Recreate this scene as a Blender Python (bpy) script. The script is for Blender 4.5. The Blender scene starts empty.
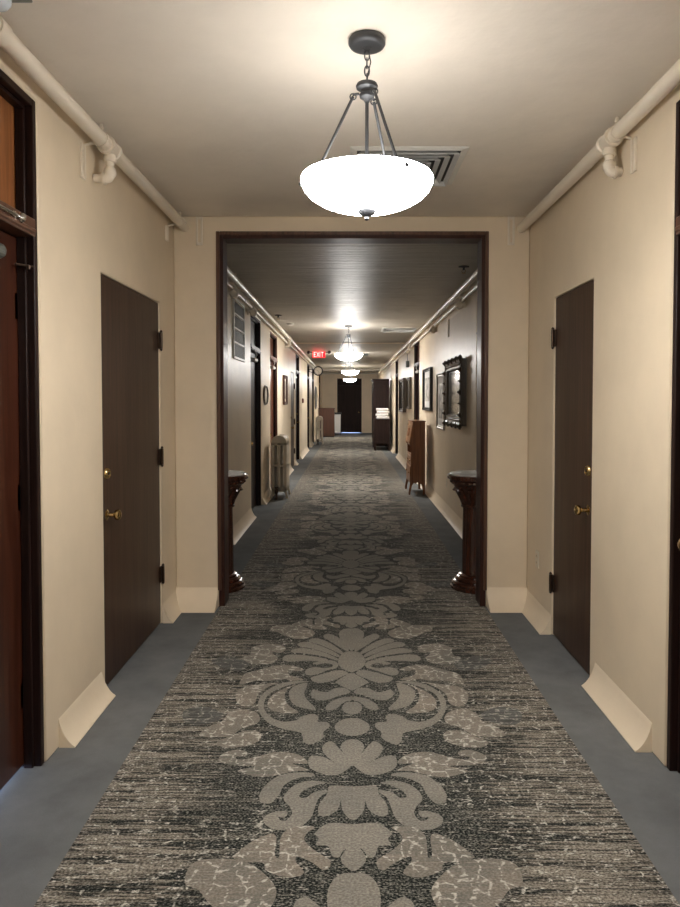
import bpy, bmesh, math, random
from mathutils import Vector, Matrix
from mathutils.geometry import tessellate_polygon
random.seed(4)
PI = math.pi
scene = bpy.context.scene
COL = scene.collection

# ------------------------------------------------------------------ materials
def mat(name, color, rough=.5, metal=0., spec=.5, coat=0.):
    m = bpy.data.materials.new(name); m.use_nodes = True
    nt = m.node_tree; b = nt.nodes['Principled BSDF']
    b.inputs['Base Color'].default_value = (*color, 1)
    b.inputs['Roughness'].default_value = rough
    b.inputs['Metallic'].default_value = metal
    b.inputs['Specular IOR Level'].default_value = spec
    b.inputs['Coat Weight'].default_value = coat
    b.inputs['Coat Roughness'].default_value = .12
    return m, nt, b
def coords(nt, scale, rot=(0, 0, 0)):
    tc = nt.nodes.new('ShaderNodeTexCoord'); mp = nt.nodes.new('ShaderNodeMapping')
    mp.inputs['Scale'].default_value = scale; mp.inputs['Rotation'].default_value = rot
    nt.links.new(tc.outputs['Object'], mp.inputs['Vector'])
    return mp.outputs['Vector']
def noise(nt, vec, scale, detail=4, rough=.55, dist=0.):
    n = nt.nodes.new('ShaderNodeTexNoise')
    n.inputs['Scale'].default_value = scale; n.inputs['Detail'].default_value = detail
    n.inputs['Roughness'].default_value = rough; n.inputs['Distortion'].default_value = dist
    nt.links.new(vec, n.inputs['Vector']); return n.outputs['Fac']
def ramp(nt, fac, stops, interp='LINEAR'):
    r = nt.nodes.new('ShaderNodeValToRGB'); r.color_ramp.interpolation = interp
    e = r.color_ramp.elements
    while len(e) < len(stops): e.new(.5)
    for i, (p, c) in enumerate(stops):
        e[i].position = p; e[i].color = (*c, 1) if len(c) == 3 else c
    nt.links.new(fac, r.inputs['Fac']); return r.outputs['Color']
def mix(nt, fac, a, b, mode='MIX'):
    n = nt.nodes.new('ShaderNodeMix'); n.data_type = 'RGBA'; n.blend_type = mode
    for sock, v in ((n.inputs[0], fac), (n.inputs[6], a), (n.inputs[7], b)):
        if isinstance(v, (int, float)): sock.default_value = v
        elif isinstance(v, tuple): sock.default_value = (*v, 1)
        else: nt.links.new(v, sock)
    return n.outputs[2]
def math_(nt, op, a, b=None):
    n = nt.nodes.new('ShaderNodeMath'); n.operation = op
    for i, v in enumerate((a, b)):
        if v is None: continue
        if isinstance(v, (int, float)): n.inputs[i].default_value = v
        else: nt.links.new(v, n.inputs[i])
    return n.outputs[0]
def bump(nt, b, h, strength=.2, dist=.01):
    n = nt.nodes.new('ShaderNodeBump'); n.inputs['Strength'].default_value = strength
    n.inputs['Distance'].default_value = dist
    nt.links.new(h, n.inputs['Height']); nt.links.new(n.outputs['Normal'], b.inputs['Normal'])
def paint(name, c, rough=.45, bs=.25, mott=.07, spec=.4):
    m, nt, b = mat(name, c, rough, spec=spec)
    v = coords(nt, (1, 1, 1))
    n1 = noise(nt, v, 1.6, 5, .6); n2 = noise(nt, v, 14, 6, .6)
    d = tuple(x * (1 - mott) for x in c); l = tuple(min(1, x * (1 + mott)) for x in c)
    nt.links.new(ramp(nt, n1, [(.3, d), (.7, l)]), b.inputs['Base Color'])
    bump(nt, b, math_(nt, 'ADD', math_(nt, 'MULTIPLY', n1, 1.0), math_(nt, 'MULTIPLY', n2, .12)), bs, .02)
    return m
def wood(name, dark, light, rough=.35, coat=.15, along='z', scale=1., spec=.5):
    m, nt, b = mat(name, light, rough, coat=coat, spec=spec)
    s = {'z': (22, 22, .9), 'x': (.9, 22, 22), 'y': (22, .9, 22)}[along]
    v = coords(nt, tuple(q * scale for q in s))
    n = noise(nt, v, 1.5, 6, .65, .6)
    v2 = coords(nt, tuple(q * scale * 5 for q in s)); n2 = noise(nt, v2, 2.2, 3, .6)
    f = math_(nt, 'ADD', math_(nt, 'MULTIPLY', n, .75), math_(nt, 'MULTIPLY', n2, .25))
    nt.links.new(ramp(nt, f, [(.34, dark), (.62, light)]), b.inputs['Base Color'])
    bump(nt, b, f, .12, .004)
    return m
M = {}
WALLC = (.74, .622, .462)
M['wall'] = paint('cream_wall_paint', WALLC, .42, .3)
M['cove'] = paint('cream_cove_paint', (.79, .67, .505), .4, .35)
M['ceil'] = paint('near_ceiling_paint', (.80, .735, .65), .5, .6)
m, nt, b = mat('far_ceiling_dimmed', (.5, .45, .38), .45, spec=.7)  # near ceiling's paint darkened; the weaker light is put into the colour
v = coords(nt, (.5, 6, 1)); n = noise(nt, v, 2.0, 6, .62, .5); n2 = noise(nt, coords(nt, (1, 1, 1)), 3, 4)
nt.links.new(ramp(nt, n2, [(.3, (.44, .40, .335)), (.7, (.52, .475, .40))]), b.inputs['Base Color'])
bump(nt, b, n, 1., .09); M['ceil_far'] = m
M['pipe'] = paint('cream_pipe_paint', (.76, .68, .56), .33, .12)
M['radiator'] = paint('radiator_paint', (.55, .48, .38), .4, .15)
M['white'] = paint('white_paint', (.78, .77, .72), .45, .05)
M['bar_white'] = mat('pale_metal', (.72, .72, .68), .35)[0]
m, nt, b = mat('blue_grey_carpet', (.095, .112, .122), .95, spec=.1)
v = coords(nt, (1, 1, 1)); n = noise(nt, v, 3.5, 6, .65); n2 = noise(nt, v, 260, 2)
nt.links.new(ramp(nt, math_(nt, 'ADD', math_(nt, 'MULTIPLY', n, .75), math_(nt, 'MULTIPLY', n2, .25)),
     [(.35, (.128, .133, .133)), (.66, (.186, .192, .191))]), b.inputs['Base Color'])
bump(nt, b, n2, .5, .003); M['floor'] = m
M['door_brown'] = wood('dark_brown_veneer', (.028, .013, .008), (.072, .039, .024), .42, .0, spec=.35)
M['door_red'] = wood('mahogany_veneer', (.022, .006, .003), (.066, .019, .009), .32, .2)
M['transom'] = wood('orange_brown_veneer', (.16, .055, .018), (.33, .13, .045), .35, .2)
M['transom_red'] = wood('red_brown_veneer', (.08, .022, .010), (.16, .05, .022), .35, .2)
M['frame_dark'] = wood('near_black_frame_wood', (.008, .004, .003), (.024, .010, .008), .42, 0, spec=.22)
M['frame'] = wood('dark_red_frame_wood', (.020, .007, .005), (.055, .020, .013), .40, .05, spec=.28)
M['casing'] = wood('worn_casing_wood', (.04, .017, .010), (.13, .06, .036), .35, .2)
M['pedestal'] = wood('pedestal_mahogany', (.016, .005, .003), (.065, .020, .010), .18, .6)
M['desk'] = wood('desk_oak', (.12, .038, .011), (.27, .10, .032), .35, .15)
M['desk_lid'] = wood('desk_lid_oak', (.22, .09, .035), (.42, .20, .085), .32, .3, 'x')
M['wardrobe'] = wood('wardrobe_wood', (.009, .005, .004), (.028, .014, .011), .6, 0, spec=.2)
M['cabinet'] = wood('cabinet_wood', (.034, .012, .006), (.075, .027, .014), .5, 0)
M['bronze'] = mat('aged_bronze', (.07, .045, .032), .38, .8)[0]
M['iron'] = mat('grey_lamp_metal', (.075, .078, .085), .5, .35)[0]
M['steel'] = mat('bright_steel', (.62, .62, .6), .25, 1.)[0]
M['brass'] = mat('polished_brass', (.62, .46, .22), .22, 1.)[0]
M['closer'] = mat('grey_green_metal', (.20, .22, .20), .3, .6)[0]
M['black'] = mat('black_paint', (.012, .012, .013), .4)[0]
M['dark_grey'] = mat('dark_grey_mesh', (.10, .105, .095), .6)[0]
M['mirror'] = mat('mirror_glass', (.45, .45, .44), .22, 1.)[0]
M['gilt'] = wood('dark_gilt', (.02, .014, .010), (.10, .075, .05), .3, .3)
M['silver'] = mat('silver_leaf', (.42, .40, .37), .35, .7)[0]
m, nt, b = mat('pale_print', (.6, .57, .5), .5)
nt.links.new(ramp(nt, noise(nt, coords(nt, (1, 1, 1)), 9, 5), [(.42, (.24, .22, .19)), (.6, (.66, .62, .54))]), b.inputs['Base Color']); M['print'] = m
m, nt, b = mat('dark_print', (.2, .18, .15), .35)
nt.links.new(ramp(nt, noise(nt, coords(nt, (1, 1, 1)), 6, 5), [(.4, (.05, .045, .04)), (.65, (.22, .2, .17))]), b.inputs['Base Color']); M['dark_print'] = m
M['towel'] = paint('white_towel', (.82, .81, .79), .9, .6, .03)
M['cloth'] = paint('white_canvas', (.75, .74, .71), .9, .4, .03)
M['louvre'] = mat('grey_white_louvre', (.50, .50, .48), .5)[0]
M['top_sheen'] = paint('pale_top_sheen', (.50, .49, .46), .22, .02, .15)  # pale colour stands in for the grazing reflection on the pedestal top
M['plate'] = mat('cream_plate', (.7, .64, .52), .4)[0]
M['red_brown'] = mat('red_brown_plaque', (.16, .04, .02), .4)[0]
M['dome'] = mat('pale_blue_grey_plastic', (.55, .60, .65), .2)[0]
def emis(name, c, s):
    m = bpy.data.materials.new(name); m.use_nodes = True; nt = m.node_tree
    b = nt.nodes['Principled BSDF']; b.inputs['Base Color'].default_value = (.8, .8, .78, 1)
    b.inputs['Emission Color'].default_value = (*c, 1); b.inputs['Emission Strength'].default_value = s
    return m
M['bowl'] = emis('lit_alabaster_glass', (1, .975, .94), 33.0)
M['bowl_inner'] = emis('lit_glass_inner_face', (1, .975, .94), 1.6)
M['bowl_far'] = emis('lit_alabaster_glass_brighter', (1, .975, .94), 50.0)
M['bowl_far_inner'] = emis('lit_glass_inner_face_brighter', (1, .975, .94), 9.0)
M['bulb'] = emis('lit_bulb', (1, .97, .92), 4)
M['exit_face'] = emis('lit_exit_face', (1, .012, .02), 1.1)
M['exit_face'].node_tree.nodes['Principled BSDF'].inputs['Base Color'].default_value = (.3, .01, .01, 1)
M['exit_letter'] = emis('lit_exit_letter', (1, .10, .09), 4.0)

# carpet: charcoal ground with cross-wise taupe threads and pale flecks
def carpet_mat(name, kind):
    m, nt, b = mat(name, (.1, .1, .1), .95, spec=.15); b.inputs['Sheen Weight'].default_value = .06; b.inputs['Sheen Roughness'].default_value = .4
    th = noise(nt, coords(nt, (4.5, 95, 1)), 1., 4, .7)           # threads that run across the runner
    th2 = noise(nt, coords(nt, (1.1, 22, 1)), 1., 3, .6)
    wv = noise(nt, coords(nt, (110, 170, 1)), 1., 2, .6)          # the weave
    cr = nt.nodes.new('ShaderNodeTexVoronoi'); cr.feature = 'DISTANCE_TO_EDGE'
    cr.inputs['Scale'].default_value = 1.
    vv = coords(nt, (17, 14, 1))
    nz = nt.nodes.new('ShaderNodeTexNoise'); nz.inputs['Scale'].default_value = 1.4
    nt.links.new(vv, nz.inputs['Vector'])
    add = mix(nt, .9, vv, nz.outputs['Color'], 'ADD')
    nt.links.new(add, cr.inputs['Vector'])
    line = ramp(nt, cr.outputs['Distance'], [(.04, (1, 1, 1)), (.08, (0, 0, 0))])
    patch = noise(nt, coords(nt, (2.2, 1.7, 1)), 1., 2)
    fleck = noise(nt, coords(nt, (26, 70, 1)), 1., 2, .6)
    sx = nt.nodes.new('ShaderNodeSeparateXYZ')
    tc = nt.nodes.new('ShaderNodeTexCoord'); nt.links.new(tc.outputs['Object'], sx.inputs[0])
    edge = math_(nt, 'ABSOLUTE', sx.outputs['X'])
    if kind == 'ground':
        edge = math_(nt, 'MULTIPLY', edge, 1.)
        e = ramp(nt, math_(nt, 'ADD', edge, math_(nt, 'MULTIPLY', patch, .5)), [(.62, (0, 0, 0)), (1.05, (1, 1, 1))])
        f = math_(nt, 'ADD', math_(nt, 'MULTIPLY', th, .62), math_(nt, 'MULTIPLY', th2, .38))
        f = math_(nt, 'ADD', f, math_(nt, 'SUBTRACT', math_(nt, 'MULTIPLY', e, .06), .012))
        c = ramp(nt, f, [(.44, (.006, .009, .008)), (.50, (.020, .023, .021)), (.535, (.12, .105, .085)), (.585, (.28, .25, .205))])
        fc = math_(nt, 'ADD', math_(nt, 'MULTIPLY', wv, .62), math_(nt, 'MULTIPLY', th, .38))
        cc = ramp(nt, fc, [(.43, (.008, .011, .010)), (.50, (.030, .033, .030)), (.56, (.10, .098, .085)), (.66, (.20, .19, .165))])
        ce = ramp(nt, math_(nt, 'ADD', edge, math_(nt, 'MULTIPLY', math_(nt, 'SUBTRACT', patch, .5), .5)), [(.30, (0, 0, 0)), (.62, (1, 1, 1))])
        c = mix(nt, ce, cc, c)
        c = mix(nt, ramp(nt, wv, [(.50, (0, 0, 0)), (.66, (.45, .45, .45))]), c, (.16, .158, .14))
        lm = mix(nt, 1., line, ramp(nt, fleck, [(.50, (0, 0, 0)), (.60, (1, 1, 1))]), 'MULTIPLY')
        lm = mix(nt, 1., lm, ramp(nt, math_(nt, 'ADD', math_(nt, 'MULTIPLY', edge, .35), patch), [(.55, (0, 0, 0)), (.72, (.9, .9, .9))]), 'MULTIPLY')
        c = mix(nt, lm, c, (.50, .48, .42))
        sp = ramp(nt, noise(nt, coords(nt, (16, 95, 1)), 1., 2, .6), [(.63, (0, 0, 0)), (.69, (.85, .85, .85))])
        c = mix(nt, sp, c, (.48, .45, .39))
    else:
        base = {'motif': ((.205, .196, .172), (.31, .285, .24)), 'crackle': ((.165, .16, .14), (.31, .265, .215)),
                'faded': ((.10, .105, .10), (.20, .20, .19))}[kind]
        c = ramp(nt, math_(nt, 'ADD', math_(nt, 'MULTIPLY', th, .5), math_(nt, 'MULTIPLY', patch, .5)), [(.38, base[0]), (.62, base[1])])
        c = mix(nt, ramp(nt, wv, [(.42, (.35, .35, .35)), (.6, (0, 0, 0))]), c, (.11, .10, .085))
        if kind != 'motif':
            lm = mix(nt, 1., line, ramp(nt, fleck, [(.45, (0, 0, 0)), (.56, (.85, .85, .85))]), 'MULTIPLY')
            c = mix(nt, lm, c, (.56, .53, .46))
        if kind == 'faded':
            c = mix(nt, ramp(nt, th, [(.47, (.85, .85, .85)), (.55, (0, 0, 0))]), c, (.055, .055, .048))
        else:
            sp = ramp(nt, fleck, [(.66, (0, 0, 0)), (.74, (.5, .5, .5))])
            c = mix(nt, sp, c, (.42, .38, .32))
    gr = ramp(nt, wv, [(.38, (.35, .35, .35)), (.62, (1.5, 1.5, 1.5))] if kind == 'ground' else [(.36, (.82, .82, .82)), (.64, (1.12, 1.12, 1.12))])
    c = mix(nt, 1., c, gr, 'MULTIPLY')
    nt.links.new(c, b.inputs['Base Color'])
    bump(nt, b, wv, .4, .002)
    return m
M['runner'] = carpet_mat('runner_ground', 'ground')
M['motif'] = carpet_mat('runner_motif', 'motif')
M['motif_crackle'] = carpet_mat('runner_motif_crackle', 'crackle')
M['motif_faded'] = carpet_mat('runner_motif_faded', 'faded')

# ------------------------------------------------------------------ mesh helpers
class MB:
    def __init__(s): s.v = []; s.f = []; s.mi = []; s.cur = 0
    def add(s, vs, fs):
        o = len(s.v); s.v += [tuple(v) for v in vs]
        for f in fs: s.f.append(tuple(i + o for i in f)); s.mi.append(s.cur)
        return s
    def box(s, x0, x1, y0, y1, z0, z1, T=None):
        vs = [Vector((x, y, z)) for z in (z0, z1) for y in (y0, y1) for x in (x0, x1)]
        if T is not None: vs = [T @ v for v in vs]
        return s.add(vs, [(0, 2, 3, 1), (4, 5, 7, 6), (0, 1, 5, 4), (2, 6, 7, 3), (0, 4, 6, 2), (1, 3, 7, 5)])
    def rings(s, rings, cap=True, closed=False):
        n = len(rings[0]); vs = [v for r in rings for v in r]; fs = []
        m = len(rings)
        for i in range(m if closed else m - 1):
            a = i * n; b = ((i + 1) % m) * n
            for j in range(n): fs.append((a + j, a + (j + 1) % n, b + (j + 1) % n, b + j))
        if cap and not closed:
            fs.append(tuple(range(n))[::-1]); fs.append(tuple((m - 1) * n + j for j in range(n)))
        return s.add(vs, fs)
    def lathe(s, prof, c=(0, 0, 0), n=24, axis='z', cap=True):
        R = []
        for r, h in prof:
            ring = []
            for j in range(n):
                a = 2 * PI * j / n; p = (r * math.cos(a), r * math.sin(a), h)
                if axis == 'x': p = (h, p[0], p[1])
                if axis == 'y': p = (p[1], h, p[0])
                if axis == '-y': p = (p[0], -h, p[1])
                ring.append((p[0] + c[0], p[1] + c[1], p[2] + c[2]))
            R.append(ring)
        return s.rings(R, cap)
    def tube(s, pts, r, n=12, closed=False):
        pts = [Vector(p) for p in pts]; R = []; up = None
        for i, p in enumerate(pts):
            if closed: t = (pts[(i + 1) % len(pts)] - pts[i - 1]).normalized()
            else:
                t = ((pts[i + 1] - p) if i == 0 else (p - pts[i - 1]) if i == len(pts) - 1 else
                     ((pts[i + 1] - p).normalized() + (p - pts[i - 1]).normalized())).normalized()
            if up is None:
                up = Vector((0, 0, 1)) if abs(t.z) < .9 else Vector((1, 0, 0))
            u = (up - t * up.dot(t)).normalized(); up = u; w = t.cross(u)
            rr = r[i] if isinstance(r, (list, tuple)) else r
            R.append([p + (u * math.cos(2 * PI * j / n) + w * math.sin(2 * PI * j / n)) * rr for j in range(n)])
        return s.rings(R, True, closed)
    def prism(s, poly, a0, a1, axis='y', T=None):
        """poly of (u, w) swept between a0 and a1; axis y: u=x,w=z; axis x: u=y,w=z; axis z: u=x,w=y"""
        def P(u, w, a):
            v = Vector({'y': (u, a, w), 'x': (a, u, w), 'z': (u, w, a)}[axis])
            return T @ v if T is not None else v
        n = len(poly); vs = [P(u, w, a0) for u, w in poly] + [P(u, w, a1) for u, w in poly]
        fs = [(i, (i + 1) % n, n + (i + 1) % n, n + i) for i in range(n)]
        fs += [tuple(range(n))[::-1], tuple(range(n, 2 * n))]
        return s.add(vs, fs)
    def ball(s, c, r, n=12, m=8, sc=(1, 1, 1)):
        R = []
        for i in range(1, m):
            t = PI * i / m
            R.append([(c[0] + r * sc[0] * math.sin(t) * math.cos(2 * PI * j / n), c[1] + r * sc[1] * math.sin(t) * math.sin(2 * PI * j / n),
                       c[2] - r * sc[2] * math.cos(t)) for j in range(n)])
        return s.rings(R)
    def build(s, name, material, parent=None, bevel=0., smooth=True, seg=2, angle=40):
        me = bpy.data.meshes.new(name); me.from_pydata(s.v, [], s.f)
        ms = material if isinstance(material, list) else [material]
        for x in ms: me.materials.append(M[x])
        for p, i in zip(me.polygons, s.mi): p.material_index = i
        bm = bmesh.new(); bm.from_mesh(me); bmesh.ops.recalc_face_normals(bm, faces=bm.faces)
        bm.to_mesh(me); bm.free()
        if smooth:
            for p in me.polygons: p.use_smooth = True
            me.set_sharp_from_angle(angle=math.radians(angle))
        o = bpy.data.objects.new(name, me); COL.objects.link(o); o.parent = parent
        if bevel:
            md = o.modifiers.new('bevel', 'BEVEL'); md.width = bevel; md.segments = seg; md.limit_method = 'ANGLE'
            md.angle_limit = math.radians(35); md.harden_normals = False
        return o
def tag(o, label=None, cat=None, group=None, kind=None):
    if label: o['label'] = label
    if cat: o['category'] = cat
    if group: o['group'] = group
    if kind: o['kind'] = kind
    return o
def empty(name, loc, rz=0, label=None, cat=None, group=None, kind=None):
    o = bpy.data.objects.new(name, None); COL.objects.link(o); o.empty_display_size = .1
    o.location = loc; o.rotation_euler = (0, 0, rz)
    return tag(o, label, cat, group, kind)
def dup(root, loc, rz=None, label=None, scale=None):
    r = root.copy(); COL.objects.link(r); r.location = loc
    if rz is not None: r.rotation_euler = (0, 0, rz)
    if scale: r.scale = scale
    if label: r['label'] = label
    def rec(src, dst):
        for ch in list(src.children):
            c = ch.copy(); COL.objects.link(c); c.parent = dst; rec(ch, c)
    rec(root, r)
    return r
LEFT, RIGHT, FRONT = PI / 2, -PI / 2, 0.       # facing +X from the left wall, -X from the right wall, -Y from the end wall

XL, XR, YP, YB, ZC, YEND = -1.245, 1.28, 4.85, -6.0, 2.79, 30.7
# ------------------------------------------------------------------ setting
def wall_side(name, x0, x1, openings, y0=YB, y1=YEND, xin=None):
    """outline in the YZ plane with a notch for every doorway, given real thickness"""
    pts = [(y0, 0)]
    for a, b, z in openings: pts += [(a, 0), (a, z), (b, z), (b, 0)]
    pts += [(y1, 0), (y1, ZC), (y0, ZC)]
    mb = MB(); mb.prism(pts, x0, x1, 'x')
    return tag(mb.build(name, 'wall', bevel=.009, seg=2), kind='structure')
OL = [(1.62, 2.75, 2.68), (3.435, 4.49, 2.13), (5.85, 6.93, 2.63), (8.62, 9.62, 2.60), (10.72, 11.84, 2.58),
      (14.5, 15.42, 2.10), (15.85, 17.05, 2.58), (20.2, 21.3, 2.58), (22.9, 24.0, 2.58), (28.2, 29.4, 2.58)]
OR = [(1.60, 2.715, 2.66), (3.585, 4.268, 2.13), (5.85, 6.86, 2.62), (12.42, 13.5, 2.60), (17.8, 18.9, 2.58)]
tag(wall_side('wall_left', XL - .2, XL, OL), label='long cream plaster wall on the left with row of dark doorways')
tag(wall_side('wall_right', XR, XR + .2, OR), label='long cream plaster wall on the right with framed pictures')
DX0, DX1 = -.54, .56
pts = [(XL - .2, 0), (DX0, 0), (DX0, 2.46), (DX1, 2.46), (DX1, 0), (XR + .2, 0), (XR + .2, ZC), (XL - .2, ZC)]
mb = MB(); mb.prism(pts, YEND, YEND + .2, 'y')
tag(mb.build('wall_back', 'wall', bevel=.008), 'cream end wall around the farthest dark door', kind='structure')
mb = MB(); mb.box(XL - .2, XR + .2, YB - .2, YB, 0, ZC)
tag(mb.build('wall_front', 'wall'), 'added unseen cream wall behind the viewer, closing the corridor', kind='structure')  # unseen end wall, added with the rear lamp to light the corridor
OX0, OX1, OZ = -.936, .981, 2.675
pts = [(XL, 0), (OX0, 0), (OX0, OZ), (OX1, OZ), (OX1, 0), (XR, 0), (XR, ZC), (XL, ZC)]
mb = MB(); mb.prism(pts, YP, YP + .15, 'y')
tag(mb.build('wall_middle', 'wall', bevel=.010, seg=3), 'cream cross wall around the wide wood-framed opening', kind='structure')
mb = MB(); mb.box(XL - .6, XR + .6, YB - .2, YEND + 1.2, -.1, 0)
tag(mb.build('floor', 'floor'), 'blue-grey carpeted corridor floor', kind='structure')
mb = MB(); mb.box(XL - .2, XR + .2, YB - .2, YP + .1, ZC, ZC + .1)
tag(mb.build('ceiling', 'ceil'), 'pale plaster ceiling in front of the wide opening', kind='structure')
mb = MB()                                                           # ceiling bent so the second lamp's highlight lands close to the opening
def highlight_bend(y):
    K = [(4.9, -.030), (5.6, -.022), (7.4, .040), (10.4, -.004), (14, .0), (40, 0)]
    for (a, za), (c, zc) in zip(K, K[1:]):
        if a <= y <= c: t_ = (y - a) / (c - a); t_ = t_ * t_ * (3 - 2 * t_); return za + (zc - za) * t_
    return 0.
ys = [YP + .1 + k * .15 for k in range(70)] + [YEND + .2]
mb.rings([[(XL - .2, y, ZC + highlight_bend(y)), (XR + .2, y, ZC + highlight_bend(y)), (XR + .2, y, ZC + .12), (XL - .2, y, ZC + .12)] for y in ys])
tag(mb.build('ceiling', 'ceil_far'), 'glossy brushed ceiling beyond the wide opening', kind='structure')
# plaster trims on the far ceiling
mb = MB(); mb.box(XL, XR, 15.45, 15.62, ZC - .018, ZC)
tag(mb.build('trim_2', 'wall', bevel=.006), 'thin raised plaster band across the far ceiling', kind='structure')
mb = MB(); mb.box(XL, XR, 28.2, YEND, 2.70, ZC); mb.box(XL, XR, YEND - .05, YEND, 2.655, 2.70)
tag(mb.build('trim_3', 'ceil_far', bevel=.006), 'dropped soffit with cornice in front of the end wall', kind='structure')

# curved plaster skirting
def cove(name, p0, p1, out, label, h=.122, w=.070):
    p0 = Vector(p0); p1 = Vector(p1); out = Vector(out)
    prof = [(0, h + .004), (.002, h)]
    for i in range(1, 9):
        a = (PI / 2) * i / 8
        t_ = i / 8
        prof.append((.002 + (w - .002) * (.45 * t_ + .55 * (1 - math.cos(a))), .005 + (h - .005) * (.45 * (1 - t_) + .55 * (1 - math.sin(a)))))
    prof += [(w, 0), (0, 0)]
    R = [[(p.x + out.x * d, p.y + out.y * d, z) for d, z in prof] for p in (p0, p1)]
    mb = MB(); mb.rings(R)
    o = mb.build(name, 'cove', bevel=.004, seg=2)
    return tag(o, label, kind='structure')
places = ['before the first closed door', 'between the closed door and the cross wall']
def cove_run(name, X, out, segs, side):
    for a, b, w in segs: cove(name, (X, a, 0), (X, b, 0), (out, 0, 0), 'flared cream plaster skirting on the %s wall %s' % (side, w))
cove_run('baseboard_left', XL, 1, [(2.87, 3.38, 'beside the nearest closed door'), (4.495, YP, 'in the near corner'), (YP + .15, 5.84, 'behind the pedestal'),
    (6.95, 8.60, 'below the grille'), (9.64, 10.70, 'behind the first radiator'), (11.86, 14.46, 'past the first radiator'), (15.44, 15.82, 'in the narrow pier'),
    (17.08, 20.15, 'under the small brown plaque'), (21.33, 22.85, 'in front of the far radiator'), (24.03, 28.1, 'under the oval mirror')], 'left')
cove_run('baseboard_right', XR, -1, [(2.832, 3.50, 'beside the nearest closed door'), (4.275, YP, 'in the near corner'), (YP + .15, 5.82, 'behind the pedestal'),
    (6.89, 12.38, 'below the ornate mirror'), (13.54, 17.74, 'below the far frames'), (18.95, YEND, 'behind the tall wardrobe')], 'right')
cove('baseboard_middle', (XL, YP, 0), (OX0 - .008, YP, 0), (0, -1, 0), 'flared cream skirting on the left pier of the cross wall', .14, .132)
cove('baseboard_middle', (OX1 + .008, YP, 0), (XR, YP, 0), (0, -1, 0), 'flared cream skirting on the right pier of the cross wall', .14, .132)
for a, b, w in ((XL, DX0 - .06, 'left'), (DX1 + .06, XR, 'right')):
    mb = MB(); mb.box(a, b, YEND - .02, YEND, 0, .12)
    tag(mb.build('baseboard_back', 'cove', bevel=.004), 'cream skirting on the end wall %s of the far door' % w, kind='structure')

# wooden lining of the wide opening
t1 = empty('trim_1', (0, YP, 0), 0, 'dark polished wood casing lining the wide opening', kind='structure')
t = .042
def bar_l(name, x0, x1, z0, z1):
    mb = MB(); mb.box(x0, x1, -.004, .165, z0, z1)
    return mb.build(name, 'frame', t1, bevel=.004)
bar_l('jamb', OX0, OX0 + t, 0, OZ); bar_l('jamb', OX1 - t, OX1, 0, OZ); bar_l('head_board', OX0 + t, OX1 - t, OZ - t, OZ)
mb = MB()
mb.box(OX0 - .006, OX0 + .020, -.016, -.004, .125, OZ + .006); mb.box(OX1 - .020, OX1 + .006, -.016, -.004, .125, OZ + .006); mb.box(OX0 + .02, OX1 - .02, -.016, -.004, OZ - .02, OZ + .006)
mb.build('bead', 'casing', t1, bevel=.004)

# ------------------------------------------------------------------ doors (local x along the wall, front = -y)
def hinge(parent, x, z, y=0., h=.105):
    mb = MB(); mb.lathe([(.0095, z - h / 2), (.0095, z + h / 2)], (x, y - .012, 0), 12)
    mb.lathe([(.004, z + h / 2), (.010, z + h / 2 + .004), (.006, z + h / 2 + .014), (.001, z + h / 2 + .018)], (x, y - .012, 0), 10)
    mb.lathe([(.001, z - h / 2 - .016), (.006, z - h / 2 - .012), (.010, z - h / 2 - .003), (.004, z - h / 2)], (x, y - .012, 0), 10)
    mb.box(x - .03, x + .03, y - .004, y + .004, z - h / 2, z + h / 2)
    return mb.build('hinge', 'bronze', parent, bevel=.001)
def knob(parent, x, z, y=0., m='brass', r=.028):
    mb = MB()
    mb.lathe([(.030, 0), (.030, .005), (.024, .009), (.012, .012), (.010, .040), (.014, .044), (r * .86, .050), (r, .060), (r * .92, .070), (r * .55, .077), (.001, .079)], (x, y, z), 20, '-y')
    return mb.build('knob', m, parent)
def deadbolt(parent, x, z, y=0.):
    mb = MB(); mb.lathe([(.031, 0), (.031, .008), (.024, .020), (.019, .022), (.018, .018), (.001, .018)], (x, y, z), 20, '-y')
    o = mb.build('deadbolt', 'brass', parent)
    mb = MB(); mb.box(x - .002, x + .002, y - .024, y - .018, z - .008, z + .008); mb.build('keyhole', 'black', o)
    return o
def flush_door(n, loc, rz, w, h, latch, hz, label, knobm='brass'):
    d = empty('door_%d' % n, loc, rz, label, kind='structure')
    g = .005
    mb = MB(); mb.box(-w / 2 + g, w / 2 - g, .010, .055, .012, h - g); mb.build('door_leaf', 'door_brown', d, bevel=.002)
    mb = MB()
    for a, b, c, e in ((-w / 2, -w / 2 + .02, 0, h), (w / 2 - .02, w / 2, 0, h), (-w / 2, w / 2, h - .02, h)): mb.box(a, b, .060, .16, c, e)
    mb.build('door_stop', 'wall', d)
    s = latch
    for z in hz: hinge(d, -s * (w / 2 - .002), z, .004)
    knob(d, s * (w / 2 - .075), .895, .016, knobm); deadbolt(d, s * (w / 2 - .070), 1.11, .016)
    return d
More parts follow.
